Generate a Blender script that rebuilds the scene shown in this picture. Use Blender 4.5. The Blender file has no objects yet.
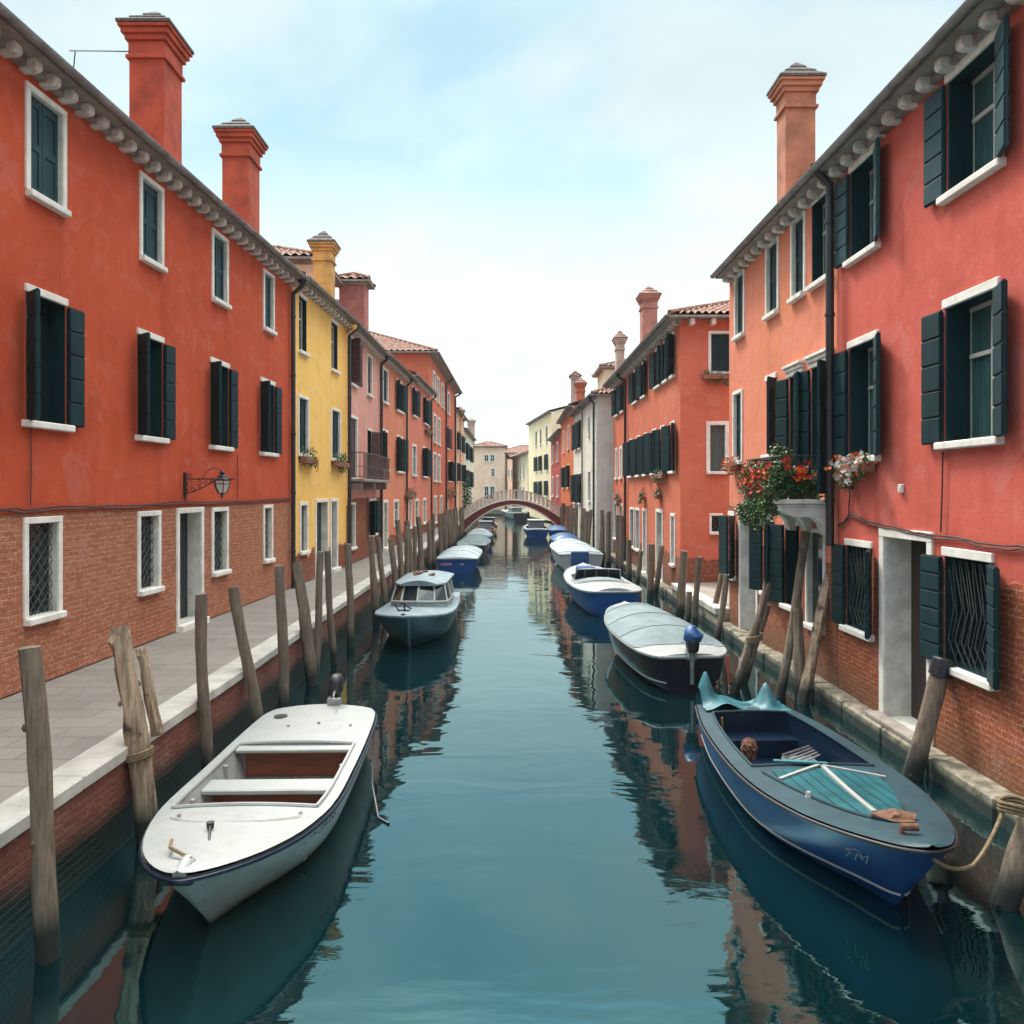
import bpy, math, random
from mathutils import Vector, Matrix
random.seed(7)
S = bpy.context.scene
COL = S.collection
R = math.radians

# ------------------------------------------------------------------ camera
cam = bpy.data.objects.new('camera', bpy.data.cameras.new('camera'))
COL.objects.link(cam)
cam.location = (0, 0, 0)
cam.rotation_euler = (R(90), 0, 0)
cam.data.sensor_width = 36
cam.data.lens = 28.125
cam.data.shift_x = 2/1024
cam.data.shift_y = -22/1024
cam.data.clip_start = 0.1
cam.data.clip_end = 3000
S.camera = cam
FPX, VX, HY = 800.0, 510.0, 490.0          # focal length in pixels, vanishing point, horizon
WATER = -3.45

# ------------------------------------------------------------------ world, sun, exposure
SUN_EL, SUN_AZ = R(52), R(-25)             # sun high beyond the bridge, a little to the left
w = bpy.data.worlds.new('World'); S.world = w; w.use_nodes = True
nt = w.node_tree; nt.nodes.clear()
def wn(t, **k):
    n = nt.nodes.new(t)
    for a, b in k.items(): setattr(n, a, b)
    return n
out = wn('ShaderNodeOutputWorld'); bg = wn('ShaderNodeBackground')
sky = wn('ShaderNodeTexSky', sky_type='NISHITA', sun_disc=False, sun_elevation=SUN_EL, sun_rotation=SUN_AZ)
sky.air_density = 1.0; sky.dust_density = 1.5; sky.ozone_density = 1.5
tc = wn('ShaderNodeTexCoord')
sep = wn('ShaderNodeSeparateXYZ'); nt.links.new(tc.outputs['Generated'], sep.inputs[0])
ad = wn('ShaderNodeMath', operation='ADD'); ad.inputs[1].default_value = 0.22; nt.links.new(sep.outputs['Z'], ad.inputs[0])
dx = wn('ShaderNodeMath', operation='DIVIDE'); nt.links.new(sep.outputs['X'], dx.inputs[0]); nt.links.new(ad.outputs[0], dx.inputs[1])
dy = wn('ShaderNodeMath', operation='DIVIDE'); nt.links.new(sep.outputs['Y'], dy.inputs[0]); nt.links.new(ad.outputs[0], dy.inputs[1])
cb = wn('ShaderNodeCombineXYZ'); nt.links.new(dx.outputs[0], cb.inputs[0]); nt.links.new(dy.outputs[0], cb.inputs[1])
mp = wn('ShaderNodeMapping'); mp.inputs['Location'].default_value = (2.3, 4.15, 1.4); nt.links.new(cb.outputs[0], mp.inputs[0])
nz = wn('ShaderNodeTexNoise'); nz.inputs['Scale'].default_value = 0.85; nz.inputs['Detail'].default_value = 7; nz.inputs['Roughness'].default_value = 0.52; nz.inputs['Distortion'].default_value = 0.35
nt.links.new(mp.outputs[0], nz.inputs['Vector'])
rp = wn('ShaderNodeValToRGB'); rp.color_ramp.elements[0].position = 0.47; rp.color_ramp.elements[1].position = 0.58
rp.color_ramp.elements[0].color = (0.15, 0.15, 0.15, 1); rp.color_ramp.elements[1].color = (1, 1, 1, 1)
nt.links.new(nz.outputs['Fac'], rp.inputs[0])
nz2 = wn('ShaderNodeTexNoise'); nz2.inputs['Scale'].default_value = 2.1; nz2.inputs['Detail'].default_value = 6; nz2.inputs['Roughness'].default_value = 0.55
nt.links.new(mp.outputs[0], nz2.inputs['Vector'])
rc = wn('ShaderNodeValToRGB'); rc.color_ramp.elements[0].position = 0.36; rc.color_ramp.elements[1].position = 0.62
rc.color_ramp.elements[0].color = (0.278, 0.335, 0.346, 1); rc.color_ramp.elements[1].color = (0.322, 0.388, 0.392, 1)
nt.links.new(nz2.outputs['Fac'], rc.inputs[0])
# Nishita sky carries strength 0.1; the cloud layer over it is in the same final units
sc = wn('ShaderNodeVectorMath', operation='SCALE'); sc.inputs['Scale'].default_value = 0.085; nt.links.new(sky.outputs[0], sc.inputs[0])
mx = wn('ShaderNodeMixRGB'); lo = wn('ShaderNodeMapRange', interpolation_type='SMOOTHSTEP'); nt.links.new(sep.outputs['Z'], lo.inputs[0]); lo.inputs[1].default_value = .26; lo.inputs[2].default_value = .44; lo.inputs[3].default_value = 1; lo.inputs[4].default_value = 0
mxx = wn('ShaderNodeMath', operation='MAXIMUM'); nt.links.new(rp.outputs[0], mxx.inputs[0]); nt.links.new(lo.outputs[0], mxx.inputs[1]); nt.links.new(mxx.outputs[0], mx.inputs[0]); mn = wn('ShaderNodeVectorMath', operation='MINIMUM'); mn.inputs[1].default_value = (0.185, 0.300, 0.365); nt.links.new(sc.outputs[0], mn.inputs[0]); nt.links.new(mn.outputs[0], mx.inputs[1]); nt.links.new(rc.outputs[0], mx.inputs[2])
mr = wn('ShaderNodeMapRange', interpolation_type='SMOOTHSTEP'); nt.links.new(sep.outputs['Z'], mr.inputs[0])   # overcast sky: gain added overhead, out of view, to light the facades
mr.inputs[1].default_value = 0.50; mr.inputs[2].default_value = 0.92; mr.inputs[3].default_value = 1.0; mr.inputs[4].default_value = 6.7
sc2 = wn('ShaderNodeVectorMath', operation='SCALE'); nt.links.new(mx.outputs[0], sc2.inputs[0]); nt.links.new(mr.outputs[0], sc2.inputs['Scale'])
mr2 = wn('ShaderNodeMapRange'); nt.links.new(sep.outputs['Z'], mr2.inputs[0])
mr2.interpolation_type = 'SMOOTHSTEP'; mr2.inputs[1].default_value = 0.20; mr2.inputs[2].default_value = 0.50; mr2.inputs[3].default_value = 1.45; mr2.inputs[4].default_value = 1.12
sc3 = wn('ShaderNodeVectorMath', operation='SCALE'); wm = wn('ShaderNodeMixRGB', blend_type='MULTIPLY'); mr3 = wn('ShaderNodeMapRange'); nt.links.new(sep.outputs['Z'], mr3.inputs[0]); mr3.inputs[1].default_value = .5; mr3.inputs[2].default_value = .8
nt.links.new(mr3.outputs[0], wm.inputs[0]); nt.links.new(sc2.outputs[0], wm.inputs[1]); wm.inputs[2].default_value = (1.16, 1.0, 0.88, 1)   # warm tint added to the unseen overhead sky, to warm the facades
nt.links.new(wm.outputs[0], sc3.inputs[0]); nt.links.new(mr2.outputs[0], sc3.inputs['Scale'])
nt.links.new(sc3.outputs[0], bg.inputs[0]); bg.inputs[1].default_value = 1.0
nt.links.new(bg.outputs[0], out.inputs[0])

sun = bpy.data.objects.new('sun', bpy.data.lights.new('sun', 'SUN')); COL.objects.link(sun)
sun.data.energy = 2.0; sun.data.angle = R(10); sun.data.color = (1, 0.95, 0.88)
sd = Vector((math.sin(-SUN_AZ)*-1*math.cos(SUN_EL), math.cos(SUN_AZ)*math.cos(SUN_EL), math.sin(SUN_EL)))
sun.rotation_euler = (-sd).to_track_quat('-Z', 'Y').to_euler()

vs = S.view_settings
vs.view_transform = 'Standard'; vs.look = 'None'; vs.exposure = 1.22; vs.gamma = 1.0; vs.use_curve_mapping = False

# ------------------------------------------------------------------ materials
class NT:
    def __init__(s, name):
        s.m = bpy.data.materials.new(name); s.m.use_nodes = True
        s.t = s.m.node_tree; s.b = s.t.nodes['Principled BSDF']
    def n(s, t, inp=None, **k):
        x = s.t.nodes.new(t)
        for a, b in k.items(): setattr(x, a, b)
        for a, b in (inp or {}).items():
            if isinstance(b, bpy.types.NodeSocket): s.t.links.new(b, x.inputs[a])
            else: x.inputs[a].default_value = b
        return x
    def l(s, a, b): s.t.links.new(a, b)
    def pos(s, scale=(1, 1, 1)):
        return s.n('ShaderNodeMapping', {'Vector': s.n('ShaderNodeNewGeometry').outputs['Position'], 'Scale': scale}).outputs[0]
    def uv(s, scale=(1, 1, 1)):
        return s.n('ShaderNodeMapping', {'Vector': s.n('ShaderNodeUVMap').outputs[0], 'Scale': scale}).outputs[0]
    def noise(s, vec, scale, det=5, rough=.55, dist=0):
        return s.n('ShaderNodeTexNoise', {'Vector': vec, 'Scale': scale, 'Detail': det, 'Roughness': rough, 'Distortion': dist}).outputs['Fac']
    def ramp(s, fac, a, b, ca=(0, 0, 0, 1), cb=(1, 1, 1, 1)):
        r = s.n('ShaderNodeValToRGB', {'Fac': fac}); e = r.color_ramp.elements
        e[0].position = a; e[1].position = b; e[0].color = c4(ca); e[1].color = c4(cb); return r.outputs[0]
    def mix(s, f, a, b, mode='MIX'):
        return s.n('ShaderNodeMixRGB', {0: f, 1: c4(a), 2: c4(b)}, blend_type=mode).outputs[0]
    def math(s, op, a, b=0.0, c=None, clamp=False):
        d = {0: a, 1: b}
        if c is not None: d[2] = c
        return s.n('ShaderNodeMath', d, operation=op, use_clamp=clamp).outputs[0]
    def bump(s, h, strength=.3, dist=.02, normal=None):
        d = {'Height': h, 'Strength': strength, 'Distance': dist}
        if normal is not None: d['Normal'] = normal
        return s.n('ShaderNodeBump', d).outputs[0]
    def done(s, col=None, rough=.7, nrm=None, **k):
        for key, v in (('Base Color', col), ('Roughness', rough), ('Normal', nrm)):
            if v is None: continue
            if isinstance(v, bpy.types.NodeSocket): s.l(v, s.b.inputs[key])
            else: s.b.inputs[key].default_value = c4(v) if key == 'Base Color' else v
        for a, b in k.items(): s.b.inputs[a.replace('_', ' ')].default_value = b
        return s.m
def c4(c):
    if isinstance(c, bpy.types.NodeSocket): return c
    return tuple(c) if len(c) == 4 else (c[0], c[1], c[2], 1)
def mulc(c, k): return tuple(min(1, x*k) for x in c[:3])

def simple(name, c, c2=None, rough=.6, scale=3, stretch=(1, 1, 1), bump=.15, bd=.01, var=(.35, .65), **k):
    N = NT(name); p = N.pos(stretch); f = N.noise(p, scale, 7, .62)
    c2 = c2 or mulc(c, .7)
    col = N.mix(N.ramp(f, *var), c2, c)
    fine = N.noise(p, scale*14, 4, .6)
    col = N.mix(N.math('MULTIPLY', fine, .22), col, mulc(c2, .55))
    return N.done(col, rough, N.bump(N.math('ADD', fine, f), bump, bd), **k)

def brick_nodes(N, vec, ca, cb, mortar, bw=.25, rh=.07, pale=(.50, .30, .22)):
    """returns colour, height"""
    wob = N.noise(vec, 3.0, 3)
    v2 = N.n('ShaderNodeVectorMath', {0: vec, 1: N.n('ShaderNodeCombineXYZ', {0: 0.0, 1: N.math('MULTIPLY', N.math('SUBTRACT', wob, .5), .02), 2: 0.0}).outputs[0]}, operation='ADD').outputs[0]
    b = N.n('ShaderNodeTexBrick', {'Vector': v2, 'Color1': c4(ca), 'Color2': c4(cb), 'Mortar': c4(mortar), 'Scale': 1.0, 'Mortar Size': .0095,
                                   'Mortar Smooth': .35, 'Bias': -.1, 'Brick Width': bw, 'Row Height': rh}, offset=.5)
    big = N.ramp(N.noise(vec, .55, 6, .6), .38, .66)
    c = N.mix(N.math('MULTIPLY', big, .38), b.outputs['Color'], pale)
    blot = N.noise(N.n('ShaderNodeMapping', {'Vector': vec, 'Scale': (1, 2.6, 1)}).outputs[0], 4.5, 3, .6)
    c = N.mix(N.math('MULTIPLY', N.ramp(blot, .50, .60), .60), c, mulc(ca, .42))
    c = N.mix(N.math('MULTIPLY', N.ramp(N.noise(N.n('ShaderNodeMapping', {'Vector': vec, 'Location': (7, 3, 0), 'Scale': (1, 2.4, 1)}).outputs[0], 5.5, 3, .6), .56, .64), .55), c, pale)
    chalk = N.ramp(N.noise(N.n('ShaderNodeMapping', {'Vector': vec, 'Location': (2, 9, 0)}).outputs[0], 1.1, 8, .7), .54, .70)
    c = N.mix(N.math('MULTIPLY', chalk, .45), c, (.58, .46, .38))
    fine = N.noise(vec, 22, 5, .7)
    c = N.mix(N.ramp(fine, .35, .75), mulc(ca, .5), c)
    med = N.ramp(N.noise(vec, 5.5, 5, .7), .30, .52)
    c = N.mix(med, N.mix(.5, c, mulc(ca, .45)), c)
    h = N.math('ADD', N.math('MULTIPLY', N.math('SUBTRACT', 1.0, b.outputs['Fac']), 1.0), N.math('MULTIPLY', fine, .55))
    return c, h

def plaster(name, c, c2=None, brick=None, ca=(.36, .105, .055), cb=(.30, .075, .04), mortar=(.40, .29, .22), pale=(.5, .27, .19), amp=.5, patch=.0, streak=.45):
    """coloured render; below `brick` (height) it has fallen or stopped and bare brick shows"""
    N = NT(name); v = N.uv(); c2 = c2 or mulc(c, .72)
    f = N.noise(v, .45, 6, .6, .3)
    col = N.mix(N.ramp(f, .3, .7), c2, c)
    f2 = N.noise(v, 2.6, 8, .68)
    col = N.mix(N.math('MULTIPLY', N.ramp(f2, .50, .72), .42), col, tuple(min(1, x*.9+.10) for x in c))
    col = N.mix(N.math('MULTIPLY', N.ramp(N.noise(N.uv((1, 1.2, 1)), 1.1, 8, .72, .6), .52, .66), .38), col, mulc(c2, .72))
    st = N.noise(N.uv((1.5, .16, 1)), 1.3, 7, .68, .5)
    col = N.mix(N.math('MULTIPLY', N.ramp(st, .52, .74), streak), col, mulc(c2, .58))
    rep = N.noise(N.n('ShaderNodeMapping', {'Vector': v, 'Location': (11, 4, 0)}).outputs[0], .8, 6, .62, .4)      # old repairs and salt bloom with edges of their own
    col = N.mix(N.math('MULTIPLY', N.ramp(rep, .60, .625), .30), col, tuple(min(1, x*.82+.09) for x in c))
    crack = N.math('ABSOLUTE', N.math('SUBTRACT', N.noise(N.n('ShaderNodeMapping', {'Vector': v, 'Location': (3, 8, 0)}).outputs[0], 1.25, 5, .6, .5), .5))
    col = N.mix(N.math('MULTIPLY', N.math('MULTIPLY', N.math('SUBTRACT', 1.0, N.ramp(crack, .0, .006)), N.ramp(rep, .5, .6)), .5), col, mulc(c2, .5))
    f3 = N.noise(v, 26, 5, .7)
    col = N.mix(N.math('MULTIPLY', N.ramp(f3, .5, .8), .22), col, mulc(c2, .7))
    spots = N.ramp(N.noise(v, 7.5, 4, .5), .69, .74)
    col = N.mix(N.math('MULTIPLY', spots, .5), col, mulc(c2, .6))
    h = N.math('ADD', N.math('MULTIPLY', f3, .4), f2)
    nrm = N.bump(h, .25, .015)
    if brick is not None:
        bc, bh = brick_nodes(N, v, ca, cb, mortar, pale=pale)
        zc = N.n('ShaderNodeSeparateXYZ', {0: v}).outputs[1]
        edge = N.math('ADD', zc, N.math('MULTIPLY', N.math('SUBTRACT', N.noise(v, 1.6, 6, .62), .5), amp))
        mask = N.ramp(N.math('SUBTRACT', edge, brick-.5), .49, .51)     # 0 brick, 1 plaster
        if patch > 0:
            pm = N.ramp(N.noise(v, .9, 7, .65), .66-patch, .68-patch)
            mask = N.math('MULTIPLY', mask, N.math('SUBTRACT', 1.0, pm))
        zf = N.ramp(N.math('ADD', zc, 3.4), .02, .75)                 # green damp at the foot of the brick
        bc = N.mix(N.math('MULTIPLY', N.math('SUBTRACT', 1.0, zf), .75), bc, (.07, .075, .045))
        col = N.mix(mask, bc, col)
        hh = N.n('ShaderNodeMix', {0: mask, 2: bh, 3: N.math('ADD', h, 1.2)}, data_type='FLOAT').outputs[0]
        nrm = N.bump(hh, .55, .022)
    return N.done(col, .88, nrm, Specular_IOR_Level=.12)

M = {}
M['stone'] = simple('white_stone', (.84, .79, .72), (.62, .57, .50), .75, 4, bump=.25, var=(.3, .6))
M['stone_grey'] = simple('grey_stone', (.34, .29, .25), (.19, .16, .14), .85, 5, bump=.4)
M['jamb'] = simple('stained_stone', (.72, .69, .62), (.46, .44, .39), .8, 3.2, bump=.4, var=(.35, .6))
M['shutter'] = simple('green_shutter_paint', (.005, .033, .038), (.003, .018, .023), .6, 5, stretch=(1, 1, .5), bump=.12, Specular_IOR_Level=.25)
M['shutter_hi'] = simple('worn_green_shutter_paint', (.016, .058, .065), (.009, .036, .043), .6, 5, stretch=(1, 1, .5), bump=.12, Specular_IOR_Level=.3)
M['shutter_brown'] = simple('brown_shutter_paint', (.085, .035, .038), (.05, .022, .028), .6, 6, bump=.12)
M['navy'] = simple('navy_paint', (.010, .022, .036), (.006, .013, .02), .5, 5)
N = NT('window_glass')
f = N.noise(N.pos(), 1.7, 3)
M['glass'] = N.done(N.mix(f, (.006, .010, .012), (.014, .026, .028)), .06, N.bump(f, .05, .02), Specular_IOR_Level=.6)
M['curtain'] = simple('green_curtain_glass', (.05, .12, .115), (.02, .06, .06), .25, 6, stretch=(6, 6, .4), bump=.1)
M['iron'] = simple('black_iron', (.012, .013, .016), (.02, .014, .012), .5, 12)
M['whitewood'] = simple('white_joinery', (.58, .57, .52), (.42, .41, .37), .5, 6)
M['gutter'] = simple('weathered_gutter', (.30, .275, .265), (.14, .12, .115), .5, 3, stretch=(1, 1, 1), bump=.2)
M['darkpipe'] = simple('dark_downpipe', (.022, .024, .028), (.012, .012, .014), .45, 3)
M['darkwood'] = simple('dark_door', (.045, .022, .018), (.02, .012, .012), .55, 4, stretch=(4, 4, .6))
N = NT('terracotta_tiles'); p = N.pos()
t1 = N.noise(p, 3.2, 2, .5); t2 = N.noise(p, 14, 4, .7)
cc = N.mix(N.ramp(t1, .35, .65), (.16, .052, .034), (.30, .135, .085))
cc = N.mix(N.ramp(t2, .45, .7), cc, (.085, .055, .045)); cc = N.mix(N.ramp(N.noise(p, 8, 3), .60, .66), cc, (.40, .29, .21))
M['tile'] = N.done(cc, .85, N.bump(t2, .5, .02))
M['roofedge'] = simple('dark_tile_edge', (.06, .05, .048), (.035, .03, .03), .8, 6)
# brick of the quay
def quaybrick(name, wet):
    N = NT(name); v = N.uv()
    bc, bh = brick_nodes(N, v, (.27, .07, .04), (.19, .05, .032), (.23, .17, .13), pale=(.33, .15, .10))
    zc = N.n('ShaderNodeSeparateXYZ', {0: v}).outputs[1]
    e = N.math('ADD', zc, N.math('MULTIPLY', N.math('SUBTRACT', N.noise(v, 2.2, 6), .5), .22))
    m = N.ramp(N.math('SUBTRACT', e, wet-.5), .40, .60)
    bc = N.mix(m, N.mix(N.noise(v, 9), (.006, .010, .009), (.020, .028, .018)), bc)
    r = N.n('ShaderNodeMix', {0: m, 2: .3, 3: .85}, data_type='FLOAT').outputs[0]
    return N.done(bc, r, N.bump(bh, .6, .025))
M['quaybrick'] = quaybrick('quay_brick', -3.03)
N = NT('mossy_ledge_stone'); p = N.pos()
a = N.noise(p, 5, 7, .65); zc = N.n('ShaderNodeSeparateXYZ', {0: p}).outputs[2]
cc = N.mix(N.ramp(a, .35, .6), (.05, .05, .030), (.27, .23, .17))
cc = N.mix(N.ramp(N.math('ADD', zc, 3.85), .52, .60), (.012, .016, .012), cc)
M['ledge'] = N.done(cc, .75, N.bump(a, .6, .04))
# paving
N = NT('stone_paving'); p = N.pos((1, 1, 1))
b = N.n('ShaderNodeTexBrick', {'Vector': p, 'Color1': (.265, .228, .198, 1), 'Color2': (.205, .175, .153, 1), 'Mortar': (.13, .115, .10, 1), 'Scale': 1, 'Mortar Size': .010, 'Mortar Smooth': .3,
                               'Brick Width': .62, 'Row Height': .34}, offset=.5)
a = N.noise(p, 1.3, 7, .65); fn = N.noise(p, 30, 4, .7)
cc = N.mix(N.math('MULTIPLY', N.ramp(a, .35, .7), .5), b.outputs['Color'], (.33, .29, .25))
cc = N.mix(N.math('MULTIPLY', fn, .4), cc, (.10, .08, .07))
dk = N.ramp(N.noise(p, 3.5, 6, .7), .62, .72); cc = N.mix(N.math('MULTIPLY', dk, .45), cc, (.10, .09, .08))
M['paving'] = N.done(cc, .8, N.bump(N.math('SUBTRACT', N.math('MULTIPLY', fn, .4), b.outputs['Fac']), .5, .02))
N = NT('coping_stone'); p = N.pos()
a = N.noise(p, 2.4, 8, .65); fn = N.noise(p, 26, 4, .7)
cc = N.mix(N.ramp(a, .30, .62), (.33, .30, .26), (.52, .49, .44)); cc = N.mix(N.math('MULTIPLY', N.ramp(fn, .5, .8), .35), cc, (.27, .24, .2))
M['coping'] = N.done(cc, .7, N.bump(fn, .3, .01))
# weathered posts: grey fibre, dark wet foot
N = NT('weathered_post_wood'); p = N.pos((1, 1, .10)); q = N.pos()
a = N.noise(p, 22, 6, .7); b2 = N.noise(q, 2.2, 5, .6)
cc = N.mix(N.ramp(a, .3, .68), (.050, .034, .024), (.30, .225, .155)); cc = N.mix(N.ramp(b2, .35, .7), N.mix(.5, cc, (.10, .075, .056)), cc)
oi = N.n('ShaderNodeObjectInfo').outputs['Random']; cc = N.mix(N.math('MULTIPLY', oi, .45), cc, (.10, .078, .062))
zc = N.n('ShaderNodeSeparateXYZ', {0: q}).outputs[2]
wet = N.ramp(N.math('ADD', N.math('ADD', zc, 4.0), N.math('MULTIPLY', N.math('SUBTRACT', b2, .5), .35)), .74, 1.04)
cc = N.mix(wet, (.010, .013, .010), cc)
M['post'] = N.done(cc, .85, N.bump(a, .8, .02))
N = NT('pale_post_wood'); p = N.pos((1, 1, .10)); q = N.pos()
a = N.noise(p, 20, 6, .7); b2 = N.noise(q, 3.2, 5, .6)
cc = N.mix(N.ramp(a, .32, .62), (.09, .055, .032), (.42, .31, .21)); cc = N.mix(N.ramp(b2, .55, .66), cc, (.05, .03, .022))
zc = N.n('ShaderNodeSeparateXYZ', {0: q}).outputs[2]
cc = N.mix(N.ramp(N.math('ADD', zc, 4.0), .74, 1.04), (.012, .014, .010), cc)
M['postpale'] = N.done(cc, .85, N.bump(a, .9, .025))
# leaves and flowers
for nm, c in (('leaf', (.055, .125, .028)), ('leaf2', (.025, .070, .020)), ('leaf3', (.12, .19, .04)), ('red', (.80, .030, .015)), ('orange', (.90, .17, .02)), ('white', (.7, .66, .6)), ('pink', (.6, .25, .22)), ('yellowf', (.75, .42, .05))):
    M[nm] = simple('petal_'+nm if nm not in ('leaf', 'leaf2', 'leaf3') else nm, c, mulc(c, .65), .55, 9, bump=.0)
M['terra'] = simple('terracotta_pot', (.30, .11, .06), (.2, .07, .04), .8, 6)
# boats
def gel(name, c):
    N = NT(name); q = N.n('ShaderNodeTexCoord').outputs['Object']
    a = N.noise(q, 1.8, 8, .68, .4); b = N.noise(q, 9, 8, .75); s_ = N.noise(N.n('ShaderNodeMapping', {'Vector': q, 'Scale': (.5, 6, 6)}).outputs[0], 6, 6, .7)
    col = N.mix(N.ramp(a, .42, .68), c, mulc(c, .74)); col = N.mix(N.math('MULTIPLY', N.ramp(b, .56, .70), .40), col, (.16, .15, .12))
    col = N.mix(N.math('MULTIPLY', N.ramp(s_, .60, .70), .35), col, (.20, .19, .16))
    z_ = N.n('ShaderNodeSeparateXYZ', {0: q}).outputs[2]
    col = N.mix(N.math('MULTIPLY', N.math('SUBTRACT', 1.0, N.ramp(N.math('ADD', z_, N.math('MULTIPLY', b, .12)), .06, .16)), .8), col, (.07, .085, .05))
    return N.done(col, N.ramp(a, .3, .7, (.28, .28, .28), (.55, .55, .55)), N.bump(b, .08, .006))
def paint(name, c, c2=None, rough=.28, **k): return simple(name, c, c2 or mulc(c, .72), rough, 2.5, bump=.06, bd=.004, **k)
M['bwhite'] = gel('white_gelcoat', (.335, .345, .33))
M['bgrey'] = paint('grey_hull_paint', (.30, .34, .35), (.20, .24, .25), .4)
M['bblue'] = paint('blue_hull_paint', (.004, .060, .215), (.003, .034, .13), .5, Specular_IOR_Level=.25)
M['bnavy'] = paint('navy_hull_paint', (.005, .015, .036), None, .25)
M['bblack'] = paint('black_hull_paint', (.008, .010, .018), None, .2)
M['bteal'] = paint('teal_hull_paint', (.018, .072, .092), (.011, .042, .056), .4)
M['deckteal'] = simple('worn_teal_deck', (.017, .058, .074), (.008, .028, .038), .5, 3.2, bump=.25, var=(.3, .7))
M['hatch'] = simple('turquoise_hatch', (.012, .115, .13), (.006, .062, .078), .4, 4, bump=.2)
M['tarpteal'] = simple('turquoise_tarp', (.05, .20, .23), (.016, .09, .115), .5, 6, bump=.3)
M['tarpblue'] = simple('blue_tarp', (.010, .085, .24), (.006, .045, .14), .5, 6, bump=.3)
M['canvas'] = simple('grey_canvas', (.18, .225, .235), (.11, .15, .16), .75, 2.4, bump=.35, bd=.03)
M['canvasw'] = simple('pale_canvas', (.37, .415, .43), (.25, .29, .305), .7, 2.4, bump=.35, bd=.03)
M['deckgrey'] = simple('grey_blue_deck', (.20, .255, .28), (.12, .16, .18), .5, 3, bump=.2)
M['bwood'] = simple('red_brown_boards', (.22, .062, .032), (.12, .035, .02), .5, 3, stretch=(1, 6, 6), bump=.2)
M['floorw'] = simple('boat_floor', (.27, .18, .13), (.13, .085, .06), .7, 4, bump=.3)
M['rubber'] = simple('black_rubber', (.012, .013, .018), None, .5, 8)
M['rope'] = simple('hemp_rope', (.27, .20, .11), (.13, .09, .05), .9, 30, bump=.5)
M['rust'] = simple('brown_cloth', (.22, .10, .05), (.09, .04, .03), .9, 16, bump=.6)
M['chrome'] = simple('dull_metal', (.5, .5, .5), (.3, .3, .3), .3, 6, Metallic=.8)
N = NT('lamp_glass')
M['lampglass'] = N.done((.62, .58, .50), .25)
# water
N = NT('canal_water'); q = N.pos((1, 1, 1))
n1 = N.noise(N.pos((.55, 1.0, 1)), 1.0, 3, .5, .6)
n2 = N.noise(N.pos((.6, 1.25, 1)), 4.2, 4, .55, .8)
n3 = N.noise(N.pos((.5, .35, 1)), .35, 2, .5)
calm = N.ramp(n3, .38, .62, (.25, .25, .25), (1, 1, 1))
h = N.math('ADD', n1, N.math('MULTIPLY', N.math('MULTIPLY', n2, .10), calm))
M['water'] = N.done((.001, .009, .0105), .02, N.bump(h, .13, .10), IOR=2.7, Specular_Tint=(.46, .90, .95, 1))

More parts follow.
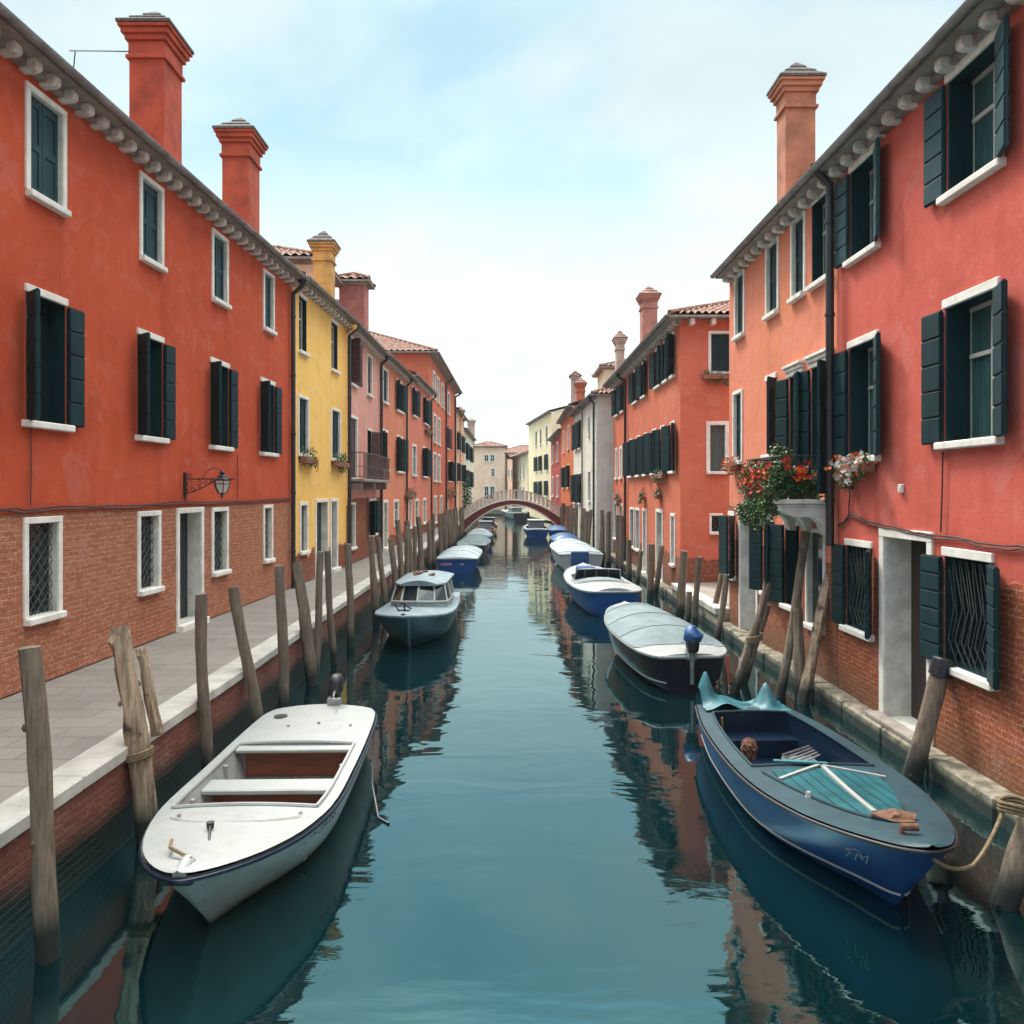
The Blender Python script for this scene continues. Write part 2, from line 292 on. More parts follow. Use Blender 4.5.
# ------------------------------------------------------------------ mesh helpers
BASE = {}
class MB:
    def __init__(s): s.v = []; s.f = []; s.mi = []; s.uv = []; s.has_uv = False
    def face(s, pts, mi=0, uv=None):
        i = len(s.v); s.v += [tuple(p) for p in pts]; s.f.append(tuple(range(i, i+len(pts)))); s.mi.append(mi); s.uv.append(uv)
        if uv: s.has_uv = True
        return s
    def grid(s, rows, mi=0, close=False, caps=False):
        """rows of points, joined into quads; close wraps each row"""
        i = len(s.v); n = len(rows[0])
        for r in rows: s.v += [tuple(p) for p in r]
        m = n if close else n-1
        for a in range(len(rows)-1):
            for b in range(m):
                c = (b+1) % n
                s.f.append((i+a*n+b, i+a*n+c, i+(a+1)*n+c, i+(a+1)*n+b)); s.mi.append(mi); s.uv.append(None)
        if caps:
            s.f.append(tuple(i+b for b in range(n-1, -1, -1))); s.mi.append(mi); s.uv.append(None)
            k = i+(len(rows)-1)*n
            s.f.append(tuple(k+b for b in range(n))); s.mi.append(mi); s.uv.append(None)
        return s
    def obox(s, o, u, v, w, mi=0, bev=0.0):
        """box from corner o along full edge vectors u, v, w; bev chamfers slightly"""
        o, u, v, w = Vector(o), Vector(u), Vector(v), Vector(w)
        if bev > 0:
            c = o+(u+v+w)/2; H = [u/2, v/2, w/2]; Ln = [max(x.length, 1e-6) for x in H]
            fr = [min(.45, bev/l) for l in Ln]
            P = {}
            i = len(s.v); idx = {}
            for sx in (-1, 1):
                for sy in (-1, 1):
                    for sz in (-1, 1):
                        sg = (sx, sy, sz)
                        for ax in range(3):
                            p = c.copy()
                            for k in range(3): p += H[k]*sg[k]*(1 if k == ax else 1-fr[k])
                            idx[(sg, ax)] = len(s.v); s.v.append(tuple(p))
            def add(l): s.f.append(tuple(l)); s.mi.append(mi); s.uv.append(None)
            for ax in range(3):
                a, b = (ax+1) % 3, (ax+2) % 3
                for d in (-1, 1):
                    l = []
                    for sa, sb in ((-1, -1), (1, -1), (1, 1), (-1, 1)):
                        g = [0, 0, 0]; g[ax] = d; g[a] = sa; g[b] = sb; l.append(idx[(tuple(g), ax)])
                    add(l if d > 0 else l[::-1])
            for ax in range(3):
                a, b = (ax+1) % 3, (ax+2) % 3
                for sa in (-1, 1):
                    for sb in (-1, 1):
                        g0 = [0, 0, 0]; g0[a] = sa; g0[b] = sb; g1 = g0[:]; g0[ax] = -1; g1[ax] = 1; g0, g1 = tuple(g0), tuple(g1)
                        add([idx[(g0, a)], idx[(g1, a)], idx[(g1, b)], idx[(g0, b)]])
            for sx in (-1, 1):
                for sy in (-1, 1):
                    for sz in (-1, 1): add([idx[((sx, sy, sz), k)] for k in range(3)])
            return s
        P = [o, o+u, o+u+v, o+v, o+w, o+u+w, o+u+v+w, o+v+w]
        i = len(s.v); s.v += [tuple(p) for p in P]
        for f in ((0, 3, 2, 1), (4, 5, 6, 7), (0, 1, 5, 4), (1, 2, 6, 5), (2, 3, 7, 6), (3, 0, 4, 7)):
            s.f.append(tuple(i+k for k in f)); s.mi.append(mi); s.uv.append(None)
        return s
    def box(s, x0, x1, y0, y1, z0, z1, mi=0, bev=0.0):
        return s.obox((x0, y0, z0), (x1-x0, 0, 0), (0, y1-y0, 0), (0, 0, z1-z0), mi, bev)
    def tube(s, pts, r, n=8, mi=0, caps=True):
        pts = [Vector(p) for p in pts]; rs = r if isinstance(r, (list, tuple)) else [r]*len(pts)
        rows = []; up = Vector((0, 0, 1)); prev = None
        for i, p in enumerate(pts):
            d = (pts[min(i+1, len(pts)-1)]-pts[max(i-1, 0)])
            if d.length < 1e-9: d = Vector((0, 0, 1))
            d.normalize()
            if prev is None:
                a = up if abs(d.dot(up)) < .9 else Vector((1, 0, 0))
                x = d.cross(a).normalized()
            else:
                x = (prev-d*prev.dot(d)); x = x.normalized() if x.length > 1e-6 else d.cross(up).normalized()
            prev = x; y = d.cross(x)
            rows.append([p+x*math.cos(2*math.pi*k/n)*rs[i]+y*math.sin(2*math.pi*k/n)*rs[i] for k in range(n)])
        return s.grid(rows, mi, True, caps)
    def build(s, name, mat, parent=None, smooth=False, loc=None):
        me = bpy.data.meshes.new(name)
        base = BASE.get(parent.name, (0, 0, 0)) if parent else (loc or (0, 0, 0))
        b = Vector(base)
        me.from_pydata([tuple(Vector(v)-b) for v in s.v], [], s.f)
        for m in (mat if isinstance(mat, (list, tuple)) else [mat]): me.materials.append(m)
        for p, k in zip(me.polygons, s.mi):
            p.material_index = k; p.use_smooth = smooth
        if s.has_uv:
            L = me.uv_layers.new(name='UVMap'); i = 0
            for p, uv in zip(me.polygons, s.uv):
                for k, li in enumerate(p.loop_indices): L.data[li].uv = uv[k] if uv else (0, 0)
        me.update()
        if smooth:
            try: me.set_sharp_from_angle(angle=R(50))
            except Exception: pass
        o = bpy.data.objects.new(name, me); COL.objects.link(o)
        if parent: o.parent = parent; BASE[o.name] = base
        else: o.location = base; BASE[o.name] = base
        return o
def tag(o, label=None, cat=None, group=None, kind=None):
    for k, v in (('label', label), ('category', cat), ('group', group), ('kind', kind)):
        if v: o[k] = v
    return o
def thing(name, label, cat, loc=(0, 0, 0), rz=0, group=None, local=False):
    o = bpy.data.objects.new(name, None); COL.objects.link(o); o.empty_display_size = .3
    o.location = loc; o.rotation_euler = (0, 0, rz); tag(o, label, cat, group)
    BASE[o.name] = (0, 0, 0) if local else tuple(loc)
    return o
def pix(px, py, Y=None, z=None):
    """the point seen at a pixel at depth Y or at height z"""
    a, b = (px-VX)/FPX, (HY-py)/FPX
    if Y is None: Y = z/b
    return Vector((a*Y, Y, b*Y if z is None else z))

# ------------------------------------------------------------------ facades
class Face:
    def __init__(s, P0, P1, left=True):
        s.P0 = Vector((*P0, 0)); d = Vector((*P1, 0))-s.P0; s.L = d.length; s.u = d/s.L
        s.n = Vector((s.u.y, -s.u.x, 0)) if left else Vector((-s.u.y, s.u.x, 0))
        s.left = left
    def p(s, a, z, d=0): return s.P0+s.u*a+s.n*d+Vector((0, 0, z))
    def s(s, px):
        k = (px-VX)/FPX
        return (k*s.P0.y-s.P0.x)/(s.u.x-k*s.u.y)
Z = Vector((0, 0, 1))
def wall_faces(mb, F, z0, z1, ops, s0=0, s1=None):
    s1 = F.L if s1 is None else s1
    A = sorted(set([s0, s1]+[min(max(x, s0), s1) for o in ops for x in o[:2]]))
    B = sorted(set([z0, z1]+[min(max(x, z0), z1) for o in ops for x in o[2:4]]))
    for a0, a1 in zip(A, A[1:]):
        for b0, b1 in zip(B, B[1:]):
            ca, cbb = (a0+a1)/2, (b0+b1)/2
            if any(o[0] < ca < o[1] and o[2] < cbb < o[3] for o in ops): continue
            k = F.P0.y*1.0
            mb.face([F.p(a0, b0), F.p(a1, b0), F.p(a1, b1), F.p(a0, b1)], 0, [(a0+k, b0), (a1+k, b0), (a1+k, b1), (a0+k, b1)])

def tile_slope(mb, A, B, inw, lh, rise, hipA=False, hipB=False, cw=.22, rl=.38, amp=.045):
    A, B, inw = Vector(A), Vector(B), Vector(inw)
    L = (B-A).length; u = (B-A)/L; nc = max(2, int(L/cw)); nr = max(2, int(lh/rl))
    sub = 4; rows = []
    for r in range(nr):
        for e in (0, 1):
            t = (r+(0 if e == 0 else .999))/nr; row = []
            for i in range(nc*sub+1):
                a = L*i/(nc*sub)
                tm = 1.0
                if hipA: tm = min(tm, a/lh)
                if hipB: tm = min(tm, (L-a)/lh)
                tt = min(t, tm)
                ph = (i % sub)/sub*2*math.pi
                zz = amp*math.cos(ph)+(.028 if e == 0 else 0)+random.uniform(-.006, .006)
                row.append(A+u*a+inw*(lh*tt)+Z*(rise*tt+zz+.05))
            rows.append(row)
    mb.grid(rows)

class Bld:
    """one building: Empty with wall, roof, cornice, brackets, windows, doors, chimneys"""
    def __init__(s, label, F, z0, z1, depth, mat, name='house', cat='house', roof='gable', pitch=.34, over=.34, side_near=True):
        s.F, s.z0, s.z1, s.depth, s.mat = F, z0, z1, depth, mat
        b = F.p(0, z0); s.root = thing(name, label, cat, tuple(b))
        s.ops = []; s.near_ops = []; s.roof = roof; s.pitch = pitch; s.over = over
        c = F.p(0, 0); back = F.p(0, 0, -depth)
        # end wall towards the camera as a face whose u runs to +X
        if F.left: s.near = Face((back.x, back.y), (c.x, c.y), True)
        else: s.near = Face((c.x, c.y), (back.x, back.y), True)
    def finish(s, brackets=0, bracket_s=(None, None), gutter=True, bmat=None, tile_cw=.24):
        F = s.F; mb = MB(); wall_faces(mb, F, s.z0, s.z1, s.ops)
        wall_faces(mb, s.near, s.z0, s.z1, s.near_ops)
        L, D = F.L, s.depth
        a, b, c, d = F.p(L, s.z0), F.p(L, s.z0, -D), F.p(0, s.z0, -D), F.p(0, s.z0)
        H = Z*(s.z1-s.z0)
        for p, q in ((a, b), (b, c)):
            l = (q-p).length; mb.face([p, q, q+H, p+H], 0, [(0, s.z0), (l, s.z0), (l, s.z1), (0, s.z1)])
        o = s.over; rise = (D/2+o)*s.pitch
        hip = s.roof == 'hip'
        if not hip:                                     # gable triangles
            for q in (0, L):
                A0, A1, A2 = F.p(q, s.z1), F.p(q, s.z1, -D), F.p(q, s.z1+D/2*s.pitch, -D/2)
                mb.face([A0, A1, A2], 0, [(0, s.z1), (D, s.z1), (D/2, s.z1+rise)])
        s.wall = mb.build('wall', s.mat, s.root)
        # cornice: soffit slab then tile roof
        mb = MB(); e = o if hip else 0.0; t = .07
        zc = s.z1
        mb.obox(F.p(-e, zc, o), F.u*(L+2*e), -F.n*(D+2*o), Z*t)
        mb.obox(F.p(-e*.5, zc-.10, .10), F.u*(L+e), -F.n*.10, Z*.10)
        s.cornice = mb.build('cornice', bmat or M['stone_grey'], s.root)
        mb = MB(); zz = zc+t
        lh = D/2+o
        tile_slope(mb, F.p(-e, zz, o), F.p(L+e, zz, o), -F.n, lh, lh*s.pitch, hip, hip, cw=tile_cw)
        tile_slope(mb, F.p(-e, zz, -D-o), F.p(L+e, zz, -D-o), F.n, lh, lh*s.pitch, hip, hip, cw=tile_cw)
        if hip:
            lw = D+2*o
            tile_slope(mb, F.p(-e, zz, o), F.p(-e, zz, -D-o), F.u, lh, lh*s.pitch, True, True, cw=tile_cw)
            tile_slope(mb, F.p(L+e, zz, o), F.p(L+e, zz, -D-o), -F.u, lh, lh*s.pitch, True, True, cw=tile_cw)
        s.roofo = mb.build('roof', M['tile'], s.root, smooth=True)
        mb = MB(); rh = zz+lh*s.pitch+.06; off = lh-e if hip else 0
        if L-2*off > .3: mb.tube([F.p(off, rh, -D/2), F.p(L-off, rh, -D/2)], .10, 8)
        if hip:
            for q, r0 in ((-e, off), (L+e, L-off)):
                for dd in (o, -D-o): mb.tube([F.p(q, zz+.07, dd), F.p(r0, rh, -D/2)], .085, 7)
        if mb.v: mb.build('ridge_tiles', M['tile'], s.root, smooth=True)
        if gutter:
            mb = MB(); rows = []
            for q in (-e-.02, L+e+.02):
                rows.append([F.p(q, zc+.075+.068*math.sin(x), o+.06+.068*math.cos(x)) for x in [math.pi*(1+k/8) for k in range(9)]]+
                            [F.p(q, zc+.075+.055*math.sin(x), o+.06+.055*math.cos(x)) for x in [math.pi*(2-k/8) for k in range(9)]])
            mb.grid(rows, 0, True, True); mb.build('gutter', M['gutter'], s.root, smooth=True)
        if brackets:
            proto = None; n = int(L/brackets)
            lim = 96
            for k in range(min(n, lim)):
                a = (k+.5)*L/n
                if proto is None: proto = bracket_mesh(F, s.root, a, zc, o); o0 = a
                else:
                    q = proto.copy(); COL.objects.link(q); q.parent = s.root; q.location = F.u*(a-o0)
            if hip:
                Nn = s.near; n = int(Nn.L/brackets/1.5)
                for k in range(min(n, 14)):
                    aa = (k+.5)*Nn.L/n
                    mb = MB(); mb.obox(Nn.p(aa-.07, zc-.20, 0), Nn.u*.14, Nn.n*.30, Z*.20, 0, .02); mb.build('bracket', M['stone'], s.root)
        return s
def bracket_mesh(F, root, a, zc, o):
    mb = MB(); w = .13; d = min(o-.06, .22); h = .13
    prof = [(0, 0), (0, -h*1.1), (d*.6, -h*1.05), (d*.85, -h*.95), (d, -h*.72), (d, -h*.1), (d*.97, 0)]
    rows = [[F.p(a-w/2+q, zc+z, x) for x, z in prof] for q in (0, w)]
    mb.grid(rows, 0, True, True)
    return mb.build('bracket', M['bracket'], root)
M['bracket'] = simple('bracket_stone', (.80, .74, .67), (.45, .40, .35), .8, 7, bump=.4)

def leaf_mesh(mb, F, a, z0, z1, v, w, d0=.02, th=.045, nb=5, mi=0, both=True):
    """shutter leaf hinged at facade coordinate a; v=(ds,dn) direction (unit), w width: board edges show as grooves"""
    ds, dn = v; l = math.hypot(ds, dn); ds /= l; dn /= l
    u = F.u*ds+F.n*dn; t = (F.u*-dn+F.n*ds)
    if t.dot(F.n) < 0: t = -t
    o = F.p(a, z0, d0)
    mb.obox(o, u*w, t*th*.55, Z*(z1-z0), mi)
    H = (z1-z0)/nb
    for k in range(nb):
        mb.obox(o+Z*(k*H+.012)+u*.006+t*th*.552, u*(w-.012), t*th*.42, Z*(H-.024), mi, .008)
        if both: mb.obox(o+Z*(k*H+.012)+u*.006-t*.018, u*(w-.012), t*.0175, Z*(H-.024), mi, .006)
    return mb

def window(B, a0, a1, z0, z1, style='glass', F=None, fw=.11, depth=.20, near=None, far=None, sm=None, leafw=None, inner=False, sill=True, lintel=True, mullion=True, curtain=False, name='window', sideops=False, nb=5):
    F = F or B.F; sm = sm or M['shutter']; W = a1-a0
    (B.near_ops if sideops else B.ops).append((a0, a1, z0, z1))
    if style == 'glass': depth = min(depth, .08)
    full = style in ('closed', 'glass', 'grille', 'door')
    mb = MB(); pr = .035
    if lintel: mb.obox(F.p(a0-(fw if full else .03), z1, -.05), F.u*(W+2*(fw if full else .03)), F.n*(pr+.05), Z*fw, 0, .008)
    if full:
        zb = z0 if style != 'door' else z0
        for q in (a0-fw, a1): mb.obox(F.p(q, zb, -.05), F.u*fw, F.n*(pr+.046), Z*(z1-zb-.001), 0, .006)
    # reveal liner
    e = .003
    for (q, dirn) in ((a0, 1), (a1, -1)):
        mb.face([F.p(q+e*dirn, z0, .0), F.p(q+e*dirn, z1, .0), F.p(q+e*dirn, z1, -depth-.02), F.p(q+e*dirn, z0, -depth-.02)], 1)
    mb.face([F.p(a0, z1-e, 0), F.p(a1, z1-e, 0), F.p(a1, z1-e, -depth-.02), F.p(a0, z1-e, -depth-.02)], 1)
    mb.face([F.p(a0, z0+e, 0), F.p(a1, z0+e, 0), F.p(a1, z0+e, -depth-.02), F.p(a0, z0+e, -depth-.02)], 1)
    w_ = mb.build(name, [M['stone'], M['shutter'] if style == 'open' else M['jamb']], B.root)  # open style: shutter-dark liner paints in recess shade, besides folded inner shutters
    if style == 'door':
        mb = MB(); mb.obox(F.p(a0-.02, z0-.0, -depth-.05), F.u*(W+.04), F.n*.04, Z*(z1-z0))
        for k in range(2): mb.obox(F.p(a0+W*(.06+.47*k), z0+.12, -depth-.01), F.u*W*.40, F.n*.012, Z*(z1-z0-.3), 0, .006)
        mb.build('door_leaf', sm, w_)
        mb = MB(); mb.obox(F.p(a0-fw, z0-.16, -.02), F.u*(W+2*fw), F.n*.16, Z*.155, 0, .01); mb.build('threshold', M['stone'], w_)
        return w_
    if sill:
        mb = MB(); mb.obox(F.p(a0-fw*.9, z0-.09, -.04), F.u*(W+1.8*fw), F.n*.14, Z*.09, 0, .012); mb.build('sill', M['stone'], w_)
    if style == 'closed':
        mb = MB()
        for k in range(2):
            o = F.p(a0+.005+k*W/2, z0+.005, -.10); ww = W/2-.01
            mb2 = MB(); mb2.obox(o, F.u*ww, F.n*.035, Z*(z1-z0-.01))
            for (zz, hh) in ((.0, .09), (.46, .08), (.90, .10)):
                mb2.obox(o+Z*(zz*(z1-z0-.01)+.001)+F.n*.036, F.u*ww, F.n*.016, Z*hh*(z1-z0), 0, .004)
            for q in (0, ww-.06): mb2.obox(o+F.u*q+F.n*.0365, F.u*.06, F.n*.014, Z*(z1-z0-.01))
            mb2.build('shutter', sm, w_)
        return w_
    mb = MB(); mb.face([F.p(a0, z0, -depth), F.p(a1, z0, -depth), F.p(a1, z1, -depth), F.p(a0, z1, -depth)])
    mb.build('pane', M['curtain'] if curtain else M['glass'], w_)
    if style == 'grille':
        mb = MB(); s = .16; H = z1-z0
        k = -H
        while k < W:
            for sg in (0, 1):
                # diagonal bars clipped to the opening
                x0, y0, x1, y1 = k, 0, k+H, H
                if x0 < 0: y0 = -x0; x0 = 0
                if x1 > W: y1 -= (x1-W); x1 = W
                if x1-x0 > .03:
                    if sg: p, q = (W-x0, y0), (W-x1, y1)
                    else: p, q = (x0, y0), (x1, y1)
                    mb.tube([F.p(a0+p[0], z0+p[1], -.06-.014*sg), F.p(a0+q[0], z0+q[1], -.06-.014*sg)], .0065, 5, caps=False)
            k += s
        mb.build('grille', M['grille'], w_)
        return w_
    if mullion:
        mb = MB(); b = .05
        for q, ww in ((0, b), (W-b, b), (W/2-b*.7, b*1.4)): mb.obox(F.p(a0+q, z0, -depth+.005), F.u*ww, F.n*.04, Z*(z1-z0))
        for zz in (z0, z1-b, z0+(z1-z0)*.62): mb.obox(F.p(a0+.001, zz, -depth+.006), F.u*(W-.002), F.n*.034, Z*b)
        mb.build('sash', M['whitewood'], w_)
    lw = leafw or W/2
    zt, zb = z1-.01, z0+.01
    if near: leaf_mesh(MB_ := MB(), F, a0+(-.01 if near[0] < 0 else .02), zb-.02, zt, near, lw, .03, nb=nb).build('shutter', sm, w_)
    if far: leaf_mesh(MB_ := MB(), F, a1+(.01 if far[0] > 0 else -.02), zb-.02, zt, far, lw, .03, nb=nb).build('shutter', sm, w_)
    if inner:
        q = a1-.055
        mb = MB(); mb.obox(F.p(q, zb, -depth+.03), F.u*.04, F.n*(depth-.02), Z*(zt-zb)); mb.build('shutter', M['shutter'], w_)
    return w_
M['grille'] = simple('grille_iron', (.07, .085, .08), (.03, .035, .035), .6, 12)

def chimney(B, px_corner, X, wpx, depth, ztop, mat, front_right=True, capmat=None, zbase=None):
    """square stack with stepped collar and pyramidal tiled cap, near canal corner seen at px_corner on plane x = X"""
    Y = X*FPX/(px_corner-VX); w = wpx*Y/FPX
    x0, x1 = (X-w, X) if X < 0 else (X, X+w)
    y0, y1 = Y, Y+depth; zb = B.z1-.1 if zbase is None else zbase
    mb = MB(); H = ztop-zb
    def ring(g, za, zc): mb.box(x0-g, x1+g, y0-g, y1+g, za, zc, 0, .01)
    ring(0, zb, ztop-.55); ring(.05, ztop-.63, ztop-.56); ring(.012, ztop-.56, ztop-.30); ring(.06, ztop-.30, ztop-.20); ring(.11, ztop-.20, ztop-.10); ring(.15, ztop-.10, ztop-.03)
    ch = mb.build('chimney', mat, B.root)
    mb = MB(); g = .17; cx, cy = (x0+x1)/2, (y0+y1)/2
    c = [(x0-g, y0-g), (x1+g, y0-g), (x1+g, y1+g), (x0-g, y1+g)]
    mb.face([(a, b, ztop-.03) for a, b in c][::-1])
    rows = [[(cx+(a-cx)*(1-t), cy+(b-cy)*(1-t), ztop-.03+(.05 if t > 0 else .0)+t*.46) for a, b in c] for t in (0, .001, .33, .331, .66, .661, .96)]
    for r_ in (2, 4): rows[r_] = [(x, y, z-.03) for x, y, z in rows[r_]]
    mb.grid(rows, 0, True, False); mb.face([p for p in rows[-1]])
    mb.build('chimney_cap', capmat or M['captile'], ch)
    return ch
M['captile'] = simple('grey_cap_tiles', (.19, .15, .13), (.07, .055, .05), .9, 16, bump=.8, bd=.03)

def downpipe(B, px, z0, z1, off=.10, r=.05, mat=None, bottom_shoe=True):
    F = B.F; a = F.s(px)
    mb = MB(); mb.tube([F.p(a, z1+.02, B.over), F.p(a, z1-.10, B.over-.02), F.p(a, z1-.28, off), F.p(a, z1-.5, off), F.p(a, z0, off)], r, 10)
    mb.tube([F.p(a, z1+.05, B.over), F.p(a, z1-.08, B.over)], [.12, .06], 10)
    z = z1-.9
    while z > z0+.2:
        mb.tube([F.p(a, z, off), F.p(a, z+.05, off)], r*1.25, 10); z -= 1.5
    mb.build('downpipe', mat or M['darkpipe'], B.root, smooth=True)

# ------------------------------------------------------------------ plants
def foliage(mb, boxes, n, size=.05, droop=.0, mats=(0, 1, 2)):
    for _ in range(n):
        c, r = random.choice(boxes)
        d = Vector((random.gauss(0, 1), random.gauss(0, 1), random.gauss(0, 1))); d.normalize()
        k = random.random()**.45
        p = Vector((c[0]+d.x*r[0]*k, c[1]+d.y*r[1]*k, c[2]+d.z*r[2]*k-droop*random.random()))
        a = Vector((random.gauss(0, 1), random.gauss(0, 1), random.gauss(0, .7))); a.normalize()
        b = a.cross(Vector((random.gauss(0, 1), random.gauss(0, 1), random.gauss(0, 1)))).normalized()
        s = size*random.uniform(.6, 1.35)
        mb.face([p, p+a*s*.5+b*s*.32, p+a*s, p+a*s*.5-b*s*.32], random.choice(mats))
def blossoms(mb, spots, size=.035, mats=(0,)):
    for p in spots:
        p = Vector(p); a = Vector((random.gauss(0, 1), -abs(random.gauss(1, .5)), random.gauss(.4, .6))).normalized()
        x = a.orthogonal().normalized(); y = a.cross(x); m = random.choice(mats); s = size*random.uniform(.7, 1.3)
        for k in range(5):
            t0, t1 = 2*math.pi*k/5, 2*math.pi*(k+1)/5; tm = (t0+t1)/2
            mb.face([p, p+(x*math.cos(t0)+y*math.sin(t0))*s*.6+a*.3*s, p+(x*math.cos(tm)+y*math.sin(tm))*s+a*.35*s, p+(x*math.cos(t1)+y*math.sin(t1))*s*.6+a*.3*s], m)
LEAFS = [M['leaf'], M['leaf2'], M['leaf3']]
def planter(F, a0, a1, z, label, flowers=None, nleaf=260, h=.22, size=.05, nflower=40, group=None, d=.17, box=True):
    root = thing('flower_box', label, 'flower box', tuple(F.p((a0+a1)/2, z, d)), group=group)
    if box:
        mb = MB(); mb.obox(F.p(a0, z, .03), F.u*(a1-a0), F.n*(d+.02), Z*.14, 0, .012); mb.build('box', M['terra'], root)
    mb = MB(); bs = []
    n = max(2, int((a1-a0)/.15))
    for k in range(n):
        c = F.p(a0+(k+.5)*(a1-a0)/n, z+.14+random.uniform(0, h*.4), d*.6+random.uniform(-.03, .04)); bs.append((c, (.13, .13, h*random.uniform(.6, 1.1))))
        if random.random() < .6: bs.append((c+F.n*.07-Z*random.uniform(.1, .3), (.08, .08, .14)))
    foliage(mb, bs, nleaf, size); mb.build('foliage', LEAFS, root)
    if flowers:
        mb = MB(); sp = []
        for _ in range(nflower):
            c, r = random.choice(bs); sp.append(Vector(c)+Vector((random.gauss(0, .6)*r[0], random.gauss(0, .6)*r[1], random.uniform(-.3, 1.0)*r[2]))+F.n*.05)
        blossoms(mb, sp, .04, tuple(range(len(flowers)))); mb.build('flowers', [M[x] for x in flowers], root)
    return root
def tag_single(mb, name, mat, label, cat, loc, group=None, smooth=False):
    o = mb.build(name, mat, None, smooth, loc); return tag(o, label, cat, group)

# ------------------------------------------------------------------ the setting
def sheet(name, x0, x1, y0, y1, z, mat, kind='structure'):
    mb = MB(); mb.face([(x0, y0, z), (x1, y0, z), (x1, y1, z), (x0, y1, z)]); return tag(mb.build(name, mat), kind=kind)
sheet('water', -30, 30, -14, 150, WATER, M['water'])
M['soil'] = simple('town_ground', (.16, .14, .12), None, .9, 2)
sheet('ground', -220, 220, -120, 420, -4.6, M['soil'])
QX = -3.72                                   # canal edge of the left walkway
PATH = -2.5
mb = MB(); mb.face([(-14, -10, PATH-.02), (QX-.34, -10, PATH-.02), (QX-.34, 96, PATH-.02), (-14, 96, PATH-.02)]); tag(mb.build('pavement', M['paving']), kind='structure')
# coping stones
mb = MB(); y = -10.0
while y < 96:
    l = random.uniform(1.1, 1.7); dz = random.uniform(-.006, .006); dx_ = random.uniform(-.008, .008)
    mb.box(QX-.36, QX+dx_, y, y+l-.012, PATH-.13, PATH+dz, 0, .014); y += l
tag(mb.build('kerb', M['coping']), kind='structure')
# quay wall of the left bank
mb = MB(); xw = QX-.04
mb.face([(xw, -10, -4.5), (xw, 96, -4.5), (xw, 96, PATH-.12), (xw, -10, PATH-.12)], 0, [(-10, -4.5), (96, -4.5), (96, PATH-.12), (-10, PATH-.12)])
mb.face([(xw, 96, -4.5), (-14, 96, -4.5), (-14, 96, PATH-.12), (xw, 96, PATH-.12)], 0, [(0, -4.5), (10, -4.5), (10, PATH-.12), (0, PATH-.12)])
mb.face([(xw, -10, PATH-.12), (xw, 96, PATH-.12), (-4.2, 96, PATH-.12), (-4.2, -10, PATH-.12)], 0, [(0, -4.5), (10, -4.5), (10, PATH-.12), (0, PATH-.12)])
o = mb.build('quay_wall', M['quaybrick'], None, loc=(xw, 20, -4.5)); tag(o, 'long brick quay wall below the white kerb on the left bank', 'quay wall')
# ledge at the foot of the right bank
mb = MB(); y = -10.0
while y < 19.5:
    l = random.uniform(.8, 1.5); dz = random.uniform(-.02, .02)
    if not 19.6 < y+l/2 < 24.7: mb.box(5.03+random.uniform(-.02, .02), 5.5, y, y+l-.02, -4.5, -3.21+dz, 0, .03)
    y += l
tag(mb.build('stone_ledge', M['ledge'], None, loc=(5.1, 10, -4.5)), 'mossy stone ledge above the water along the foot of the two nearest right hand houses', 'ledge')
mb = MB(); y = 24.9
while y < 66:
    l = random.uniform(.8, 1.5); dz = random.uniform(-.02, .02); mb.box(5.03+random.uniform(-.02, .02), 5.5, y, y+l-.02, -4.5, -3.21+dz, 0, .03); y += l
tag(mb.build('stone_ledge', M['ledge'], None, loc=(5.1, 40, -4.5)), 'mossy stone ledge at the foot of the terracotta house and those beyond it', 'ledge')
# small landing between the houses on the right
mb = MB(); mb.face([(5.35, 19.3, -2.88), (16, 19.3, -2.88), (16, 26, -2.88), (5.35, 26, -2.88)]); tag(mb.build('courtyard', M['paving']), kind='structure')
mb = MB(); y = 19.5
while y < 24.8:
    l = random.uniform(.8, 1.2); l = min(l, 24.85-y); mb.box(5.0, 5.37, y, y+l-.015, -3.05, -2.87+random.uniform(-.01, .01), 0, .02); y += l
o = mb.build('kerb', M['coping']); tag(o, kind='structure')
mb = MB(); mb.face([(5.04, 19.4, -4.5), (5.04, 24.9, -4.5), (5.04, 24.9, -3.05), (5.04, 19.4, -3.05)], 0, [(0, -4.5), (5.5, -4.5), (5.5, -3.05), (0, -3.05)])
mb.box(5.045, 5.4, 19.4, 24.9, -4.5, -3.06)
tag(mb.build('quay_wall', M['ledge'], None, loc=(5.04, 22, -4.5)), 'short dark algae covered quay wall below the landing between the right hand houses', 'quay wall')

# ------------------------------------------------------------------ buildings, left bank
P_L1 = plaster('orange_red_plaster', (.54, .090, .040), (.45, .069, .030), brick=-.30, amp=.05, ca=(.58, .20, .105), cb=(.42, .125, .068), mortar=(.64, .48, .37), pale=(.68, .36, .24))
P_L2 = plaster('yellow_plaster', (.92, .56, .165), (.84, .47, .13), brick=-1.75, amp=.9, streak=.25)
P_L3 = plaster('pink_plaster', (.70, .35, .28), (.60, .28, .22), brick=-.30, amp=.25, streak=.4)
P_L4 = plaster('salmon_plaster', (.70, .25, .145), (.62, .20, .115), brick=-2.0, amp=.5)
P_L5 = plaster('coral_plaster', (.68, .22, .145), (.60, .17, .11), brick=-2.0, amp=.6)
P_L6 = plaster('tall_orange_plaster', (.62, .165, .09), (.53, .13, .07), brick=-2.1, amp=.4)
P_CR = plaster('cream_plaster', (.80, .68, .48), (.68, .54, .37))
P_PE = plaster('peach_plaster', (.76, .50, .33), (.64, .39, .25))
P_PP = plaster('pale_pink_plaster', (.84, .61, .46), (.74, .50, .37))
P_WH = plaster('off_white_plaster', (.78, .75, .65), (.64, .60, .50), streak=.6)
